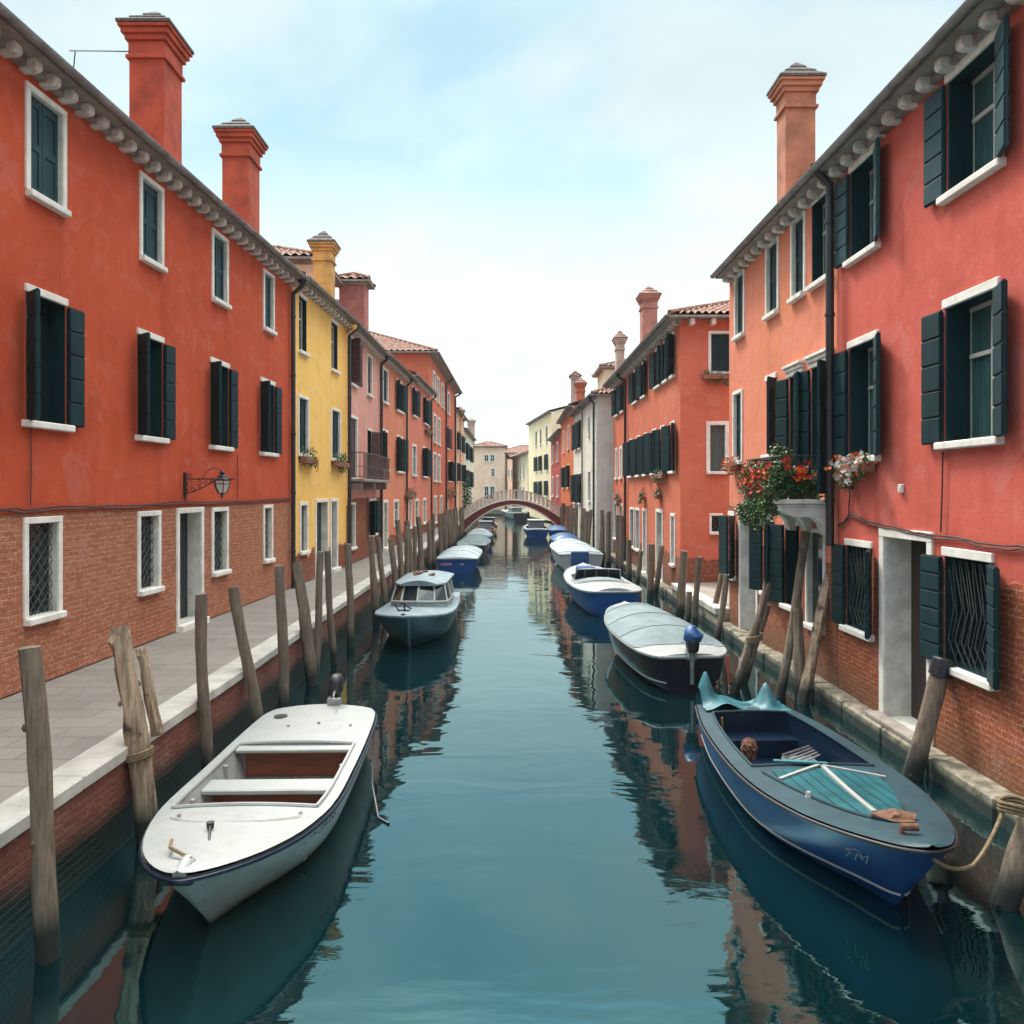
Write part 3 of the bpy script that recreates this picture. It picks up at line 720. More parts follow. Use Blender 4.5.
P_R1 = plaster('rose_red_plaster', (.60, .125, .092), (.51, .098, .070), brick=-.98, amp=.55, ca=(.50, .125, .058), cb=(.36, .085, .045), mortar=(.60, .45, .33), pale=(.56, .27, .16))
P_R2 = plaster('pink_and_ochre_plaster', (.72, .23, .16), (.66, .22, .11), brick=-1.15, amp=.5, ca=(.40, .115, .06), cb=(.32, .085, .048))
P_R3 = plaster('terracotta_plaster', (.60, .165, .095), (.52, .130, .075), brick=-2.1, amp=.8)
P_RD = plaster('dark_red_plaster', (.42, .062, .048), (.33, .05, .04))

def xl(Y): return -6.53+.04375*Y
def span(B, a, b):
    p, q = B.F.s(a), B.F.s(b); return (min(p, q), max(p, q))

# house 1, orange red
F = Face((xl(-3), -3), (xl(20.66), 20.66), True)
B = Bld('nearest left house, orange red above bare brick, with two stout red chimneys', F, PATH, 5.36, 9, P_L1)
L1 = B
for a, b in ((29, 61.5), (141.5, 160.5), (213, 226), (264, 272.5)):
    window(B, *span(B, a, b), 3.79, 5.06, 'closed', fw=.085, sm=M['shutter_hi'])
for a, b, dk in ((26, 65, 0), (137.5, 162, 0), (210.5, 228, 0), (260.5, 274, 0)):
    window(B, *span(B, a, b), .88, 2.50, 'open', near=(-.26, .33), far=(.36, .03), leafw=.31, fw=.10, inner=False, depth=.22, mullion=False)
for a, b in ((27, 57), (139.5, 157.5), (213, 226), (264, 271)):
    window(B, *span(B, a, b), -1.62, -.43, 'grille', fw=.085, depth=.11)
window(B, *span(B, 178.5, 200.5), PATH+.10, -.42, 'door', fw=.10, depth=.24, sm=M['navy'])
for s0 in (1.2, 4.2, 7.2):                                   # bays beside and behind the viewpoint
    window(B, s0, s0+.95, 3.79, 5.06, 'closed', fw=.085, sm=M['shutter_hi']); window(B, s0, s0+.95, .88, 2.50, 'open', near=(-.2, .36), far=(.28, .1), leafw=.43, depth=.22)
    window(B, s0, s0+.8, -1.62, -.43, 'grille', fw=.11, depth=.24)
B.finish(brackets=.385)
M['chim1'] = plaster('red_chimney_render', (.56, .072, .026), (.46, .055, .02))
for m_, u_ in (('chim1', P_L1), ):
    pass
def ch_mat(name, c): return simple(name, c, mulc(c, .58), .88, 2.2, bump=.4, var=(.36, .62))
chimney(B, 164, -6.30, 35, .80, 8.48, ch_mat('orange_red_stack', (.50, .07, .028)))
chimney(B, 249, -6.10, 27, .80, 8.42, ch_mat('orange_red_stack_small', (.50, .08, .032)))
downpipe(B, 289.5, PATH, 5.30, off=.10, r=.055)

# house 2, yellow
F = Face((xl(20.68), 20.68), (-5.39, 26.4), True)
B = Bld('yellow ochre house with leafy window boxes and a square yellow chimney', F, PATH, 5.44, 9, P_L2); L2 = B
window(B, *span(B, 299, 306.5), 3.72, 5.16, 'open', fw=.10, depth=.16)
window(B, *span(B, 331.5, 337.5), 3.72, 5.16, 'open', fw=.10, depth=.16)
window(B, *span(B, 298.5, 307.5), .98, 2.46, 'closed', fw=.08)
window(B, *span(B, 331.5, 339.5), .98, 2.46, 'closed', fw=.08)
window(B, *span(B, 300.5, 306.5), -1.65, -.42, 'glass', fw=.10, mullion=False)
window(B, *span(B, 316, 327), PATH+.10, -.36, 'door', fw=.10, depth=.17, sm=M['navy'])
window(B, *span(B, 331, 336.5), PATH+.10, -.36, 'door', fw=.10, depth=.12, sm=M['navy'])
B.finish(brackets=.40)
chimney(B, 331, -5.95, 18, .62, 8.25, ch_mat('yellow_stack', (.72, .37, .10)))
downpipe(B, 346.5, PATH, 5.4, r=.06)
downpipe(B, 343.5, PATH+2, 5.3, r=.02, mat=P_L2)

# house 3, pink
F = Face((-5.39, 26.42), (-5.32, 32.7), True)
B = Bld('narrow pale pink house with iron balcony, between the yellow and the salmon house', F, PATH, 5.42, 8, P_L3); L3 = B
window(B, *span(B, 350, 355), 3.62, 5.10, 'open', near=(-.1, .3), far=(.3, .12), leafw=.36, sm=M['shutter_brown'])
window(B, *span(B, 367, 371.5), 3.62, 5.05, 'closed', fw=.08, sm=M['shutter_brown'])
window(B, *span(B, 350, 356.5), .42, 2.45, 'closed', fw=.10, sm=M['shutter_brown'])
window(B, *span(B, 367.5, 371.5), .42, 2.25, 'open', fw=.08, far=(.25, .2), leafw=.35, sm=M['shutter_brown'])
window(B, *span(B, 350, 354.5), -1.95, -.50, 'glass', fw=.08, mullion=False)
window(B, *span(B, 369, 375.5), -1.70, -.42, 'open', fw=.10, near=(-.25, .2), far=(.3, .05), leafw=.4)
B.finish(brackets=.30)
downpipe(B, 379, PATH, 5.4, r=.06)
# balcony of the pink house
a0, a1 = span(B, 348.5, 377)
mb = MB(); mb.obox(B.F.p(a0, .28, -.02), B.F.u*(a1-a0), B.F.n*.55, Z*.10, 0, .02); bal = mb.build('balcony', M['stone_grey'], B.root)
mb = MB()
for k in range(3):
    a = a0+.15+k*(a1-a0-.45)/2; mb.obox(B.F.p(a, .02, 0), B.F.u*.16, B.F.n*.42, Z*.255, 0, .03)
mb.build('bracket', M['stone_grey'], bal)
mb = MB(); P = [B.F.p(a0+.03, .38, 0), B.F.p(a0+.03, .38, .5), B.F.p(a1-.03, .38, .5), B.F.p(a1-.03, .38, 0)]
for q0, q1 in zip(P, P[1:]):
    mb.tube([q0+Z*.88, q1+Z*.88], .018, 6); mb.tube([q0+Z*.08, q1+Z*.08], .012, 6); mb.tube([q0+Z*.42, q1+Z*.42], .010, 6)
    n = max(3, int((q1-q0).length/.11))
    for k in range(n+1): c = q0.lerp(q1, k/n); mb.tube([c, c+Z*.88], .008, 5)
mb.build('railing', simple('balcony_iron', (.13, .09, .075), None, .6, 10), bal)

# house 4 salmon, house 5 coral
F = Face((-5.32, 32.72), (-5.12, 41.0), True)
B = Bld('salmon house with open dark shutters, left of the coral house', F, PATH, 5.50, 8, P_L4); L4 = B
window(B, *span(B, 382.8, 387.5), 3.72, 5.05, 'closed', fw=.1)
window(B, *span(B, 396.5, 402), 3.72, 5.05, 'open', near=(-.3, .12), far=(.3, .1), leafw=.45)
window(B, *span(B, 382, 387.5), .88, 2.45, 'open', near=(-.35, .12), far=None, leafw=.5)
window(B, *span(B, 396.8, 402.5), .88, 2.45, 'open', near=(-.3, .12), far=(.3, .1), leafw=.5)
window(B, *span(B, 383.5, 387), PATH+.08, -.55, 'door', fw=.14, depth=.12, sm=M['shutter'])
window(B, *span(B, 394, 398), -1.6, -.55, 'glass', fw=.12)
B.finish(brackets=.36); downpipe(B, 405, PATH, 5.4, r=.05)
F = Face((-5.12, 41.02), (-4.92, 49.0), True)
B = Bld('low coral house with pale window frames, before the tall orange house', F, PATH, 5.85, 8, P_L5); L5 = B
window(B, *span(B, 412.5, 416), 3.95, 5.35, 'open', far=(.3, .1), near=(-.3, .1), leafw=.4)
window(B, *span(B, 423.5, 427), 3.9, 5.35, 'open', near=(-.3, .12), far=(.3, .1), leafw=.45)
window(B, *span(B, 412.5, 416), .8, 2.3, 'glass', fw=.13, curtain=True)
window(B, *span(B, 422.5, 426.5), .8, 2.4, 'open', near=(-.3, .2), far=(.3, .1), leafw=.6)
for a, b in ((408.5, 411), (415, 418), (423, 425.5)): window(B, *span(B, a, b), -1.9, -.6, 'glass', fw=.14)
B.finish(brackets=.40); downpipe(B, 430, PATH, 5.8, r=.05)

# house 6, taller orange with hipped roof
F = Face((-4.92, 49.02), (-4.72, 69.0), True)
B = Bld('tall orange house with hipped tile roof rising above its neighbours on the left bank', F, PATH, 8.35, 9, P_L6, roof='hip', pitch=.42, over=.5); L6 = B
for k, (a, b) in enumerate(((433, 435), (437, 439), (441.5, 443.5), (447.5, 449.5))):
    window(B, *span(B, a, b), 5.9, 7.5, 'glass', fw=.15, curtain=True)
for k, (a, b) in enumerate(((433.5, 436), (438, 440))): window(B, *span(B, a, b), 3.1, 4.8, 'glass', fw=.15, curtain=True)
window(B, *span(B, 446.5, 449), 3.2, 4.8, 'open', near=(-.3, .1), far=(.3, .1), leafw=.5, sm=M['shutter_brown'])
for k, (a, b) in enumerate(((433.5, 436), (438, 440))): window(B, *span(B, a, b), .6, 2.3, 'glass', fw=.15, curtain=True)
window(B, *span(B, 448, 451), .7, 2.2, 'open', near=(-.35, .25), far=(.3, .15), leafw=.7)
for a, b in ((434, 436), (440, 442), (446, 448)): window(B, *span(B, a, b), -2.1, -.5, 'glass', fw=.15)
B.finish(gutter=True, tile_cw=.34); downpipe(B, 445, PATH, 8.2, r=.07, mat=M['darkwood']); downpipe(B, 454.3, PATH, 8.2, r=.08)

# house 7 and 8 towards and past the bridge
F = Face((-4.70, 69.1), (-4.6, 80.0), True)
B = Bld('peach house with two round topped chimneys, just before the bridge on the left bank', F, PATH, 6.9, 8, P_PE); L7 = B
window(B, *span(B, 457.2, 458.6), 3.6, 5.2, 'open', near=(-.3, .1), far=(.3, .1), leafw=.5)
window(B, *span(B, 461.5, 463), 3.6, 5.2, 'open', near=(-.3, .1), far=(.3, .1), leafw=.5)
window(B, *span(B, 457.2, 458.6), .8, 2.4, 'open', near=(-.3, .1), far=(.3, .1), leafw=.5)
window(B, *span(B, 461.5, 463), .8, 2.4, 'open', near=(-.3, .3), far=(.3, .1), leafw=.6)
B.finish(tile_cw=.4)
chimney(B, 463.5, -4.95, 8, .8, 8.5, ch_mat('peach_stack', (.55, .30, .22)), capmat=M['tile'])
downpipe(B, 459.6, PATH, 6.8, r=.09, mat=P_PE)
F = Face((-4.58, 80.1), (-4.5, 98.0), True)
B = Bld('pale grey house with green shutters beside the left end of the bridge', F, PATH, 6.0, 8, P_WH); L8 = B
for a, b in ((466, 467.4), (470.2, 471.4)):
    window(B, *span(B, a, b), 3.2, 4.9, 'open', near=(-.3, .1), far=(.3, .1), leafw=.6); window(B, *span(B, a, b), .3, 2.1, 'open', near=(-.3, .1), far=(.3, .1), leafw=.6)
B.finish(tile_cw=.4)
chimney(B, 474.5, -4.6, 7, 1.0, 9.0, ch_mat('pink_grey_stack', (.50, .33, .26)), capmat=M['stone_grey'])
mb = MB(); c = Vector((-5.05, 104-1.0, 9.1))

# houses behind the first row, seen over the gutters
def block(label, x0, x1, y, depth, z1, mat, name='house', roof='hip', pitch=.3, z0=PATH, wins=(), over=.35, tile_cw=.3, brackets=0):
    F = Face((x0, y), (x1, y), True)
    B = Bld(label, F, z0, z1, depth, mat, name=name, roof=roof, pitch=pitch, over=over)
    for (a, b, c, d, st) in wins: window(B, *span(B, a, b), c, d, st, fw=.12, near=(-.3, .1) if st == 'open' else None, far=(.3, .1) if st == 'open' else None, leafw=.4)
    B.finish(brackets=brackets, tile_cw=tile_cw, gutter=False); return B
block('grey pink attic house with tiled roof showing behind the gutter of the red house', -13.5, -6.95, 28.2, 3.2, 8.05, P_PP, over=.4, pitch=.42, z0=4)
b2 = block('pink roof tower with tiled cap behind the pink house', -6.75, -5.75, 31.6, .95, 8.2, ch_mat('pink_tower', (.50, .17, .14)), over=.22, pitch=.5, z0=4)
block('lower tiled roof with pale wall beside the pink roof tower', -8.6, -6.85, 33.8, 1.7, 7.6, P_WH, over=.3, pitch=.45, z0=4)

# ------------------------------------------------------------------ buildings, right bank
F = Face((5.30, -3), (5.30, 12.93), False)
B = Bld('rose red house with large open green shutters, nearest on the right bank', F, -3.28, 5.12, 9, P_R1); R1 = B
RN, RF_ = (-.42, .15), (.40, .02)
window(B, *span(B, 948, 1001), 3.56, 4.92, 'open', near=RN, far=RF_, leafw=.40, depth=.30, inner=True, fw=.11, sm=M['shutter_hi'], curtain=True)
window(B, *span(B, 851, 878), 3.56, 4.92, 'open', near=RN, far=RF_, leafw=.42, depth=.30, inner=True, fw=.11, sm=M['shutter_hi'], curtain=True)
window(B, *span(B, 945.5, 999), .58, 2.20, 'open', near=RN, far=RF_, leafw=.40, depth=.30, inner=True, fw=.11, curtain=True)
window(B, *span(B, 849.5, 878), .50, 2.20, 'open', near=RN, far=RF_, leafw=.46, depth=.30, inner=True, fw=.11, curtain=True)
w1 = window(B, *span(B, 945, 993), -2.10, -.80, 'open', near=(-.40, .16), far=(.42, .03), leafw=.40, depth=.26, mullion=False, fw=.11, nb=6)
w2 = window(B, *span(B, 847, 872), -2.12, -.86, 'open', near=(-.36, .20), far=(.42, .03), leafw=.38, depth=.26, mullion=False, fw=.10, nb=6)
for w_, (a, b) in ((w1, (945, 993)), (w2, (847, 872))):      # bent iron bars
    s0, s1 = span(B, a, b); mb = MB(); n = 7
    for k in range(n):
        q = s0+(s1-s0)*(k+.5)/n; j = random.uniform(-.05, .05)
        mb.tube([B.F.p(q-.12+j, -2.1, -.05), B.F.p(q+.03, -1.8, -.02), B.F.p(q-.06+j, -1.4, -.04), B.F.p(q+.10, -.84, -.05)], .007, 5)
        mb.tube([B.F.p(q+.12, -2.1, -.06), B.F.p(q-.1+j, -1.5, -.05), B.F.p(q+.02, -.84, -.06)], .006, 5)
    mb.build('grille', M['grille'], w_)
window(B, *span(B, 885, 928.5), -3.20, -.66, 'door', fw=.13, depth=.36, sm=M['darkwood'])
for s0 in (1.3, 4.4, 7.5):
    window(B, s0, s0+1.0, 3.56, 4.92, 'open', near=RN, far=RF_, leafw=.44, depth=.3, sm=M['shutter_hi'], curtain=True); window(B, s0, s0+1.0, .58, 2.2, 'open', near=RN, far=RF_, leafw=.44, depth=.3, curtain=True)
    window(B, s0, s0+.9, -2.1, -.8, 'open', near=RN, far=RF_, leafw=.42, depth=.26)
B.finish(brackets=.455)
downpipe(B, 838.5, -.9, 5.2, off=.14, r=.065)
# step of the doorway
s0, s1 = span(B, 881, 931)
mb = MB(); mb.obox(B.F.p(s0, -3.205, .02), B.F.u*(s1-s0), B.F.n*.22, Z*.06, 0, .01); mb.build('door_step', M['stone_grey'], B.root)
mb = MB(); c = B.F.p(B.F.s(903), .0, 0); mb.obox(B.F.p(B.F.s(903)-.04, -.04, 0), B.F.u*.09, B.F.n*.05, Z*.12, 0, .01)
mb.obox(B.F.p(B.F.s(903)-.015, -.01, .051), B.F.u*.035, B.F.n*.012, Z*.05); mb.build('bell_box', M['stone'], B.root)

F = Face((5.30, 12.95), (5.32, 19.4), False)
B = Bld('pink and ochre house with flower balcony and a tall ochre chimney on the right bank', F, -3.28, 5.12, 9, P_R2); R2 = B
window(B, *span(B, 812, 831.5), 3.58, 4.98, 'open', fw=.10, depth=.2, inner=True, mullion=True, curtain=True)
window(B, *span(B, 793, 804.5), 3.58, 4.98, 'closed', fw=.08)
window(B, *span(B, 767.5, 778), 3.58, 4.98, 'closed', fw=.08)
window(B, *span(B, 736, 744), 3.58, 4.98, 'closed', fw=.08)
window(B, *span(B, 812, 831.5), -.05, 2.12, 'open', near=(-.30, .30), far=(.40, .14), leafw=.40, depth=.24, inner=True, sill=False, lintel=False, curtain=True, nb=6)
window(B, *span(B, 790, 803), -.05, 2.12, 'open', near=(-.34, .2), far=(.36, .12), leafw=.34, depth=.24, sill=False, lintel=False, nb=6)
window(B, *span(B, 766.5, 776.5), .72, 2.24, 'open', near=(-.28, .22), leafw=.34, depth=.2, fw=.11)
window(B, *span(B, 734.5, 742), .68, 2.24, 'closed', fw=.08)
for a, b in ((811, 833.5), (788.5, 804)):            # moulded stone lintels
    s0, s1 = span(B, a, b); mb = MB()
    for k, (g, h, d) in enumerate(((0, .09, .05), (.02, .07, .08), (.05, .05, .12))): mb.obox(B.F.p(s0-g, 2.125+[0, .092, .165][k], -.03), B.F.u*(s1-s0+2*g), B.F.n*(d+.03), Z*h, 0, .008)
    mb.build('lintel', M['stone'], B.root)
for a, b in ((766.5-3.5, 766.3), ):
    pass
window(B, *span(B, 741, 757), -3.22, -.66, 'door', fw=.10, depth=.9, sm=M['navy'])
window(B, *span(B, 808, 824), -2.35, -.74, 'glass', fw=.07, depth=.10, mullion=False, name='window')
window(B, *span(B, 785.5, 799), -2.18, -.66, 'open', near=None, far=(.32, .1), leafw=.5, mullion=False, nb=6)
window(B, *span(B, 764, 774), -2.10, -.64, 'open', near=(-.3, .2), far=(.2, .1), leafw=.36, mullion=False, nb=6)
window(B, *span(B, 729.5, 735), -2.05, -.62, 'open', near=(-.35, .15), far=(.36, .05), leafw=.5, mullion=False, nb=6)
B.finish(brackets=.44)
chimney(B, 785.6, 5.75, 30, .56, 8.6, ch_mat('ochre_stack', (.53, .20, .11)))
# balcony
by0, by1, bz = 13.12, 15.1, -.16
a0, a1 = by0-12.95, by1-12.95; bd = .88
mb = MB(); mb.obox(B.F.p(a0, bz-.07, -.02), B.F.u*(a1-a0), B.F.n*(bd+.02), Z*.075, 0, .012); mb.obox(B.F.p(a0+.05, bz-.13, -.02), B.F.u*(a1-a0-.1), B.F.n*(bd-.03), Z*.06, 0, .012)
bal = mb.build('balcony', M['jamb'], B.root)
for k in range(3):
    a = a0+.06+k*(a1-a0-.34)/2
    prof = [(0, 0), (0, -.46), (.10, -.46), (.14, -.38), (.18, -.26), (.28, -.18), (.42, -.15), (.55, -.17), (.62, -.14), (.74, -.10), (.82, -.05), (.82, 0)]
    mb = MB(); mb.grid([[B.F.p(a+q, bz-.13+z, x) for x, z in prof] for q in (0, .22)], 0, True, True); mb.build('bracket', M['jamb'], bal)
mb = MB(); P = [B.F.p(a0+.04, bz, 0), B.F.p(a0+.04, bz, bd-.05), B.F.p(a1-.04, bz, bd-.05), B.F.p(a1-.04, bz, 0)]
for q0, q1 in zip(P, P[1:]):
    mb.tube([q0+Z*.72, q1+Z*.72], .016, 6); mb.tube([q0+Z*.06, q1+Z*.06], .010, 6)
    n = max(3, int((q1-q0).length/.105))
    for k in range(n+1):
        c = q0.lerp(q1, k/n); mb.tube([c, c+Z*.72], .007, 5)
        if k < n:
            c2 = q0.lerp(q1, (k+.5)/n); r = .045
            for zz in (.16, .60): mb.tube([c2+Z*zz+(q1-q0).normalized()*r*math.cos(t)+Z*r*math.sin(t) for t in [2*math.pi*j/10 for j in range(11)]], .005, 4)
mb.build('railing', M['iron'], bal)

# house R3 terracotta with visible side
F = Face((5.30, 24.9), (5.30, 41.0), False)
B = Bld('terracotta orange corner house with rows of dark shutters beyond the landing on the right', F, -3.28, 5.30, 8.5, P_R3, roof='hip', pitch=.36, over=.42); R3 = B
for a, b in ((656, 661), (664.5, 668.5), (634, 638), (642.5, 646), (616, 618.5), (621.5, 624)):
    window(B, *span(B, a, b), 3.72, 5.02, 'open', near=(-.38, .10), far=(.38, .10), leafw=.46, fw=.10, mullion=False)
window(B, *span(B, 671.5, 674.5), 3.72, 5.02, 'open', near=(-.2, .2), far=(.3, .1), leafw=.34, fw=.1, mullion=False)
for a, b in ((652.5, 656.5), (661, 665), (671, 675), (629.5, 632.5), (637, 640.5), (644.5, 647)):
    window(B, *span(B, a, b), .62, 2.14, 'open', near=(-.38, .12), far=(.38, .12), leafw=.54, fw=.10, mullion=False)
for a, b in ((616, 617.5), (620.5, 622)): window(B, *span(B, a, b), .6, 1.95, 'glass', fw=.14, curtain=True)
window(B, *span(B, 671.5, 674.8), -2.4, -.86, 'glass', fw=.10, mullion=False)
window(B, *span(B, 657, 662.5), -3.2, -.80, 'door', fw=.12, depth=.6, sm=M['navy'])
window(B, *span(B, 643.5, 646.5), -3.2, -.84, 'door', fw=.12, depth=.3, sm=M['darkwood'])
for a, b in ((630.5, 634), (636, 639.5)): window(B, *span(B, a, b), -2.45, -.85, 'glass', fw=.10, mullion=False)
for a, b in ((614.5, 617), (620, 622.5)): window(B, *span(B, a, b), -2.4, -.75, 'glass', fw=.12, mullion=False)
sp = lambda a, b: (B.near.s(a), B.near.s(b))
window(B, *sp(711, 729.5), 3.68, 4.86, 'closed', F=B.near, sideops=True, fw=.09)
window(B, *sp(710, 725), .58, 2.02, 'glass', F=B.near, sideops=True, fw=.12, curtain=True, mullion=False)
window(B, *sp(711.5, 720.5), -1.3, -.80, 'grille', F=B.near, sideops=True, fw=.07)
B.finish(brackets=.42, tile_cw=.22)
chimney(B, 642.5, 5.95, 15, .8, 8.8, ch_mat('pink_stack', (.52, .21, .16)), capmat=M['tile'])
downpipe(B, 627.3, -3.2, 5.2, r=.06, mat=M['darkwood'])

F = Face((4.55, 42.0), (4.25, 53.5), False)
B = Bld('off white house jutting towards the canal past the terracotta house', F, -3.28, 4.95, 8, P_WH, roof='hip', pitch=.4, over=.3); R4 = B
for a, b in ((575.5, 577), (579, 580.7)): window(B, *span(B, a, b), 2.6, 4.3, 'open', near=(-.5, .12), far=(.5, .12), leafw=.6, mullion=False)
window(B, *span(B, 588.5, 590.3), 3.1, 4.1, 'glass', fw=.02, mullion=False)
window(B, *span(B, 588.5, 590.6), -.6, 1.0, 'glass', fw=.1, mullion=False)
for a, b in ((574.5, 576.5), (579, 581.5)): window(B, *span(B, a, b), -.8, 1.0, 'open', near=(-.5, .12), far=(.5, .12), leafw=.6, mullion=False)
B.finish(tile_cw=.25)
chimney(B, 616.5, 5.6, 8, .6, 8.0, ch_mat('pale_pink_stack', (.60, .42, .34)), capmat=M['tile'])
downpipe(B, 583.7, -3.2, 4.9, r=.05, mat=M['gutter']); downpipe(B, 595.5, -3.2, 4.9, r=.06)
F = Face((4.25, 53.6), (4.35, 68.0), False)
B = Bld('bright orange house with a square orange chimney just before the bridge on the right', F, -3.28, 5.6, 8, plaster('bright_orange_plaster', (.62, .17, .065), (.52, .13, .055)), pitch=.3); R5 = B
for a, b in ((563.5, 564.6), (568, 569.3)):
    window(B, *span(B, a, b), 3.0, 4.6, 'glass', fw=.16); window(B, *span(B, a, b), .2, 1.8, 'open', near=(-.5, .12), far=(.5, .12), leafw=.6, mullion=False)
B.finish(tile_cw=.35)
chimney(B, 577, 4.75, 8, .9, 7.6, ch_mat('orange_stack', (.58, .15, .07)), capmat=M['tile'])
F = Face((4.35, 68.1), (4.2, 82.0), False)
B = Bld('narrow dark red house right of the bridge', F, -3.28, 5.0, 8, P_RD, pitch=.3); R6 = B
for a, b in ((552.3, 553.4), (557, 558.3)): window(B, *span(B, a, b), 2.6, 4.2, 'glass', fw=.16); window(B, *span(B, a, b), -.6, 1.2, 'glass', fw=.16)
B.finish(tile_cw=.4)
block('cream house with tiled roof behind the off white house', 6.2, 10.5, 52.5, 4.2, 8.0, P_CR, z0=2, pitch=.34, tile_cw=.35)
block('old pink roof turret with pale spire behind the orange chimney', 4.9, 5.6, 64, .66, 9.0, ch_mat('turret', (.50, .36, .3)), z0=4, pitch=.9, over=.1)
F = Face((4.35, 84.0), (2.35, 101.0), False)
B = Bld('cream yellow three storey house beyond the bridge, right of the pale end house', F, -3.28, 8.2, 7, plaster('cream_yellow_plaster', (.86, .74, .50), (.76, .62, .40)), pitch=.26); R7 = B
for a, b in ((535.5, 537), (540, 541.6), (546, 547.6)):
    window(B, *span(B, a, b), 5.2, 6.9, 'glass', fw=.15, mullion=False); window(B, *span(B, a, b), 2.2, 3.9, 'open', near=(-.4, .1), far=(.4, .1), leafw=.45, mullion=False); window(B, *span(B, a, b), -.6, 1.0, 'open', near=(-.4, .1), far=(.4, .1), leafw=.5, mullion=False)
B.finish(tile_cw=.5)
# end of the view: the canal turns away
F = Face((2.3, 103.0), (.35, 122.0), False)
B = Bld('low cream house with heavy tiled eaves at the turn of the canal', F, -3.28, 4.7, 7, P_CR, pitch=.5, over=.7)
for a, b in ((514.5, 515.3), (517.3, 518.2), (520, 521), (523.4, 524.5)):
    window(B, *span(B, a, b), 1.4, 3.6, 'glass', fw=.16); window(B, *span(B, a, b), -2.2, .4, 'glass', fw=.16)
B.finish(tile_cw=.5)
block('pale pink end house with paired dark windows facing down the canal', -5.2, -.75, 112.0, 4.2, 6.0, P_PP, z0=-4.6, pitch=.32, over=.4, tile_cw=.45,
      wins=((484.5, 488.5, 4.0, 4.9, 'glass'), (490.3, 494.5, 4.0, 4.9, 'glass'), (491.3, 494.5, 1.9, 3.0, 'glass'), (484.5, 488.5, -1.3, .5, 'glass'), (490.3, 494.5, -1.3, .5, 'glass')))
F = Face((-.7, 112.3), (-.3, 128.0), True)
B = Bld('narrow brownish pink house at the very end between the pale end houses', F, -4.6, 5.0, 6, P_PE, pitch=.4)
for a, b in ((505.5, 506.2), (507, 507.6)): window(B, *span(B, a, b), -.5, 1.2, 'glass', fw=.1); window(B, *span(B, a, b), 2.4, 3.6, 'glass', fw=.1)
B.finish(tile_cw=.5)
block('distant pink house with tiled roof and a grey chimney closing the view', -2.2, 8.5, 134, 8, 6.1, P_PP, z0=-4.6, pitch=.34, tile_cw=.6, wins=((507.5, 509.5, 2, 3.4, 'glass'), (511, 513, 2, 3.4, 'glass')))
tag(sheet('street', -12, 14, 126, 200, -2.6, M['paving']))
mb = MB(); mb.box(-5.6, -.4, 110.6, 112.2, -4.5, -2.7, 0, .03); mb.box(-.6, 4.0, 126, 127, -4.5, -2.6, 0, .03)
tag(mb.build('quay_wall', M['ledge'], None, loc=(-3, 111, -4.5)), 'far grey quay wall at the foot of the pale end house beyond the bridge', 'quay wall')

# ------------------------------------------------------------------ thin air haze: one closed box round everything
mb = MB(); mb.box(-225, 225, -125, 425, -5.6, 11.5)
hz_ = mb.build('haze', None if False else (lambda m: m)(M.setdefault('haze', bpy.data.materials.new('haze_air')))); tag(hz_, kind='stuff')
hm = M['haze']; hm.use_nodes = True; hn = hm.node_tree; hn.nodes.clear()
ho = hn.nodes.new('ShaderNodeOutputMaterial'); hv = hn.nodes.new('ShaderNodeVolumePrincipled'); hv.inputs['Color'].default_value = (.86, .93, .97, 1); hv.inputs['Density'].default_value = .0003
hn.links.new(hv.outputs[0], ho.inputs['Volume'])

# ------------------------------------------------------------------ bridge
cxb, yb, bw = .28, 64.0, 2.6
root = thing('bridge', 'arched footbridge with red brick arch and grey stone balustrade across the canal', 'bridge', (cxb, yb, WATER))
W_ = 4.25
def arch(x, half, rise, z0): return z0+rise*(1-(x/half)**2)
N_ = 32
xs = [-1+2*k/N_ for k in range(N_+1)]
mb = MB(); rows = []
for t in xs:
    xi = cxb+t*4.08; zi = -1.2-.135*(t*4.08)**2; xo = cxb+t*4.35; zo = -.80-.10*(t*4.35)**2
    zo = max(zo, zi+.3)
    rows.append([(xi, yb, zi), (xo, yb, zo), (xo, yb+bw, zo), (xi, yb+bw, zi)])
mb.grid(rows, 0, True, True); mb.build('arch', simple('red_arch_brick', (.24, .045, .035), (.15, .035, .03), .85, 4, bump=.4), root)
mb = MB()
for yy in (yb-.05, yb+bw-.03):
    mb.tube([(cxb+t*4.08, yy, -1.2-.135*(t*4.08)**2-.01) for t in xs], .05, 6); mb.tube([(cxb+t*4.3, yy-.02, -.80-.10*(t*4.3)**2) for t in xs], .045, 6)
mb.build('arch_trim', M['stone'], root)
mb = MB(); We = 5.4
def dk(x): return -.83-.42*abs(x/W_)**1.6*3.4 if abs(x) < 6 else -3
def deck_z(x):
    return -.80-.10*min(abs(x), 4.3)**2+max(0, abs(x)-4.3)*.2
rows = []
for k in range(N_+1):
    x = -We+2*We*k/N_; t = x/W_; zd = deck_z(x)
    zi = (-1.0-.10*x*x) if abs(x) < 4.2 else -4.0
    rows.append([(cxb+x, yb+.02, min(zi, zd-.02)), (cxb+x, yb+.02, zd), (cxb+x, yb+bw-.02, zd), (cxb+x, yb+bw-.02, min(zi, zd-.02))])
mb.grid(rows, 0, True, True); mb.build('deck', M['bridgestone'] if 'bridgestone' in M else simple('bridge_stone', (.36, .30, .25), (.2, .165, .14), .9, 7, bump=.6), root)
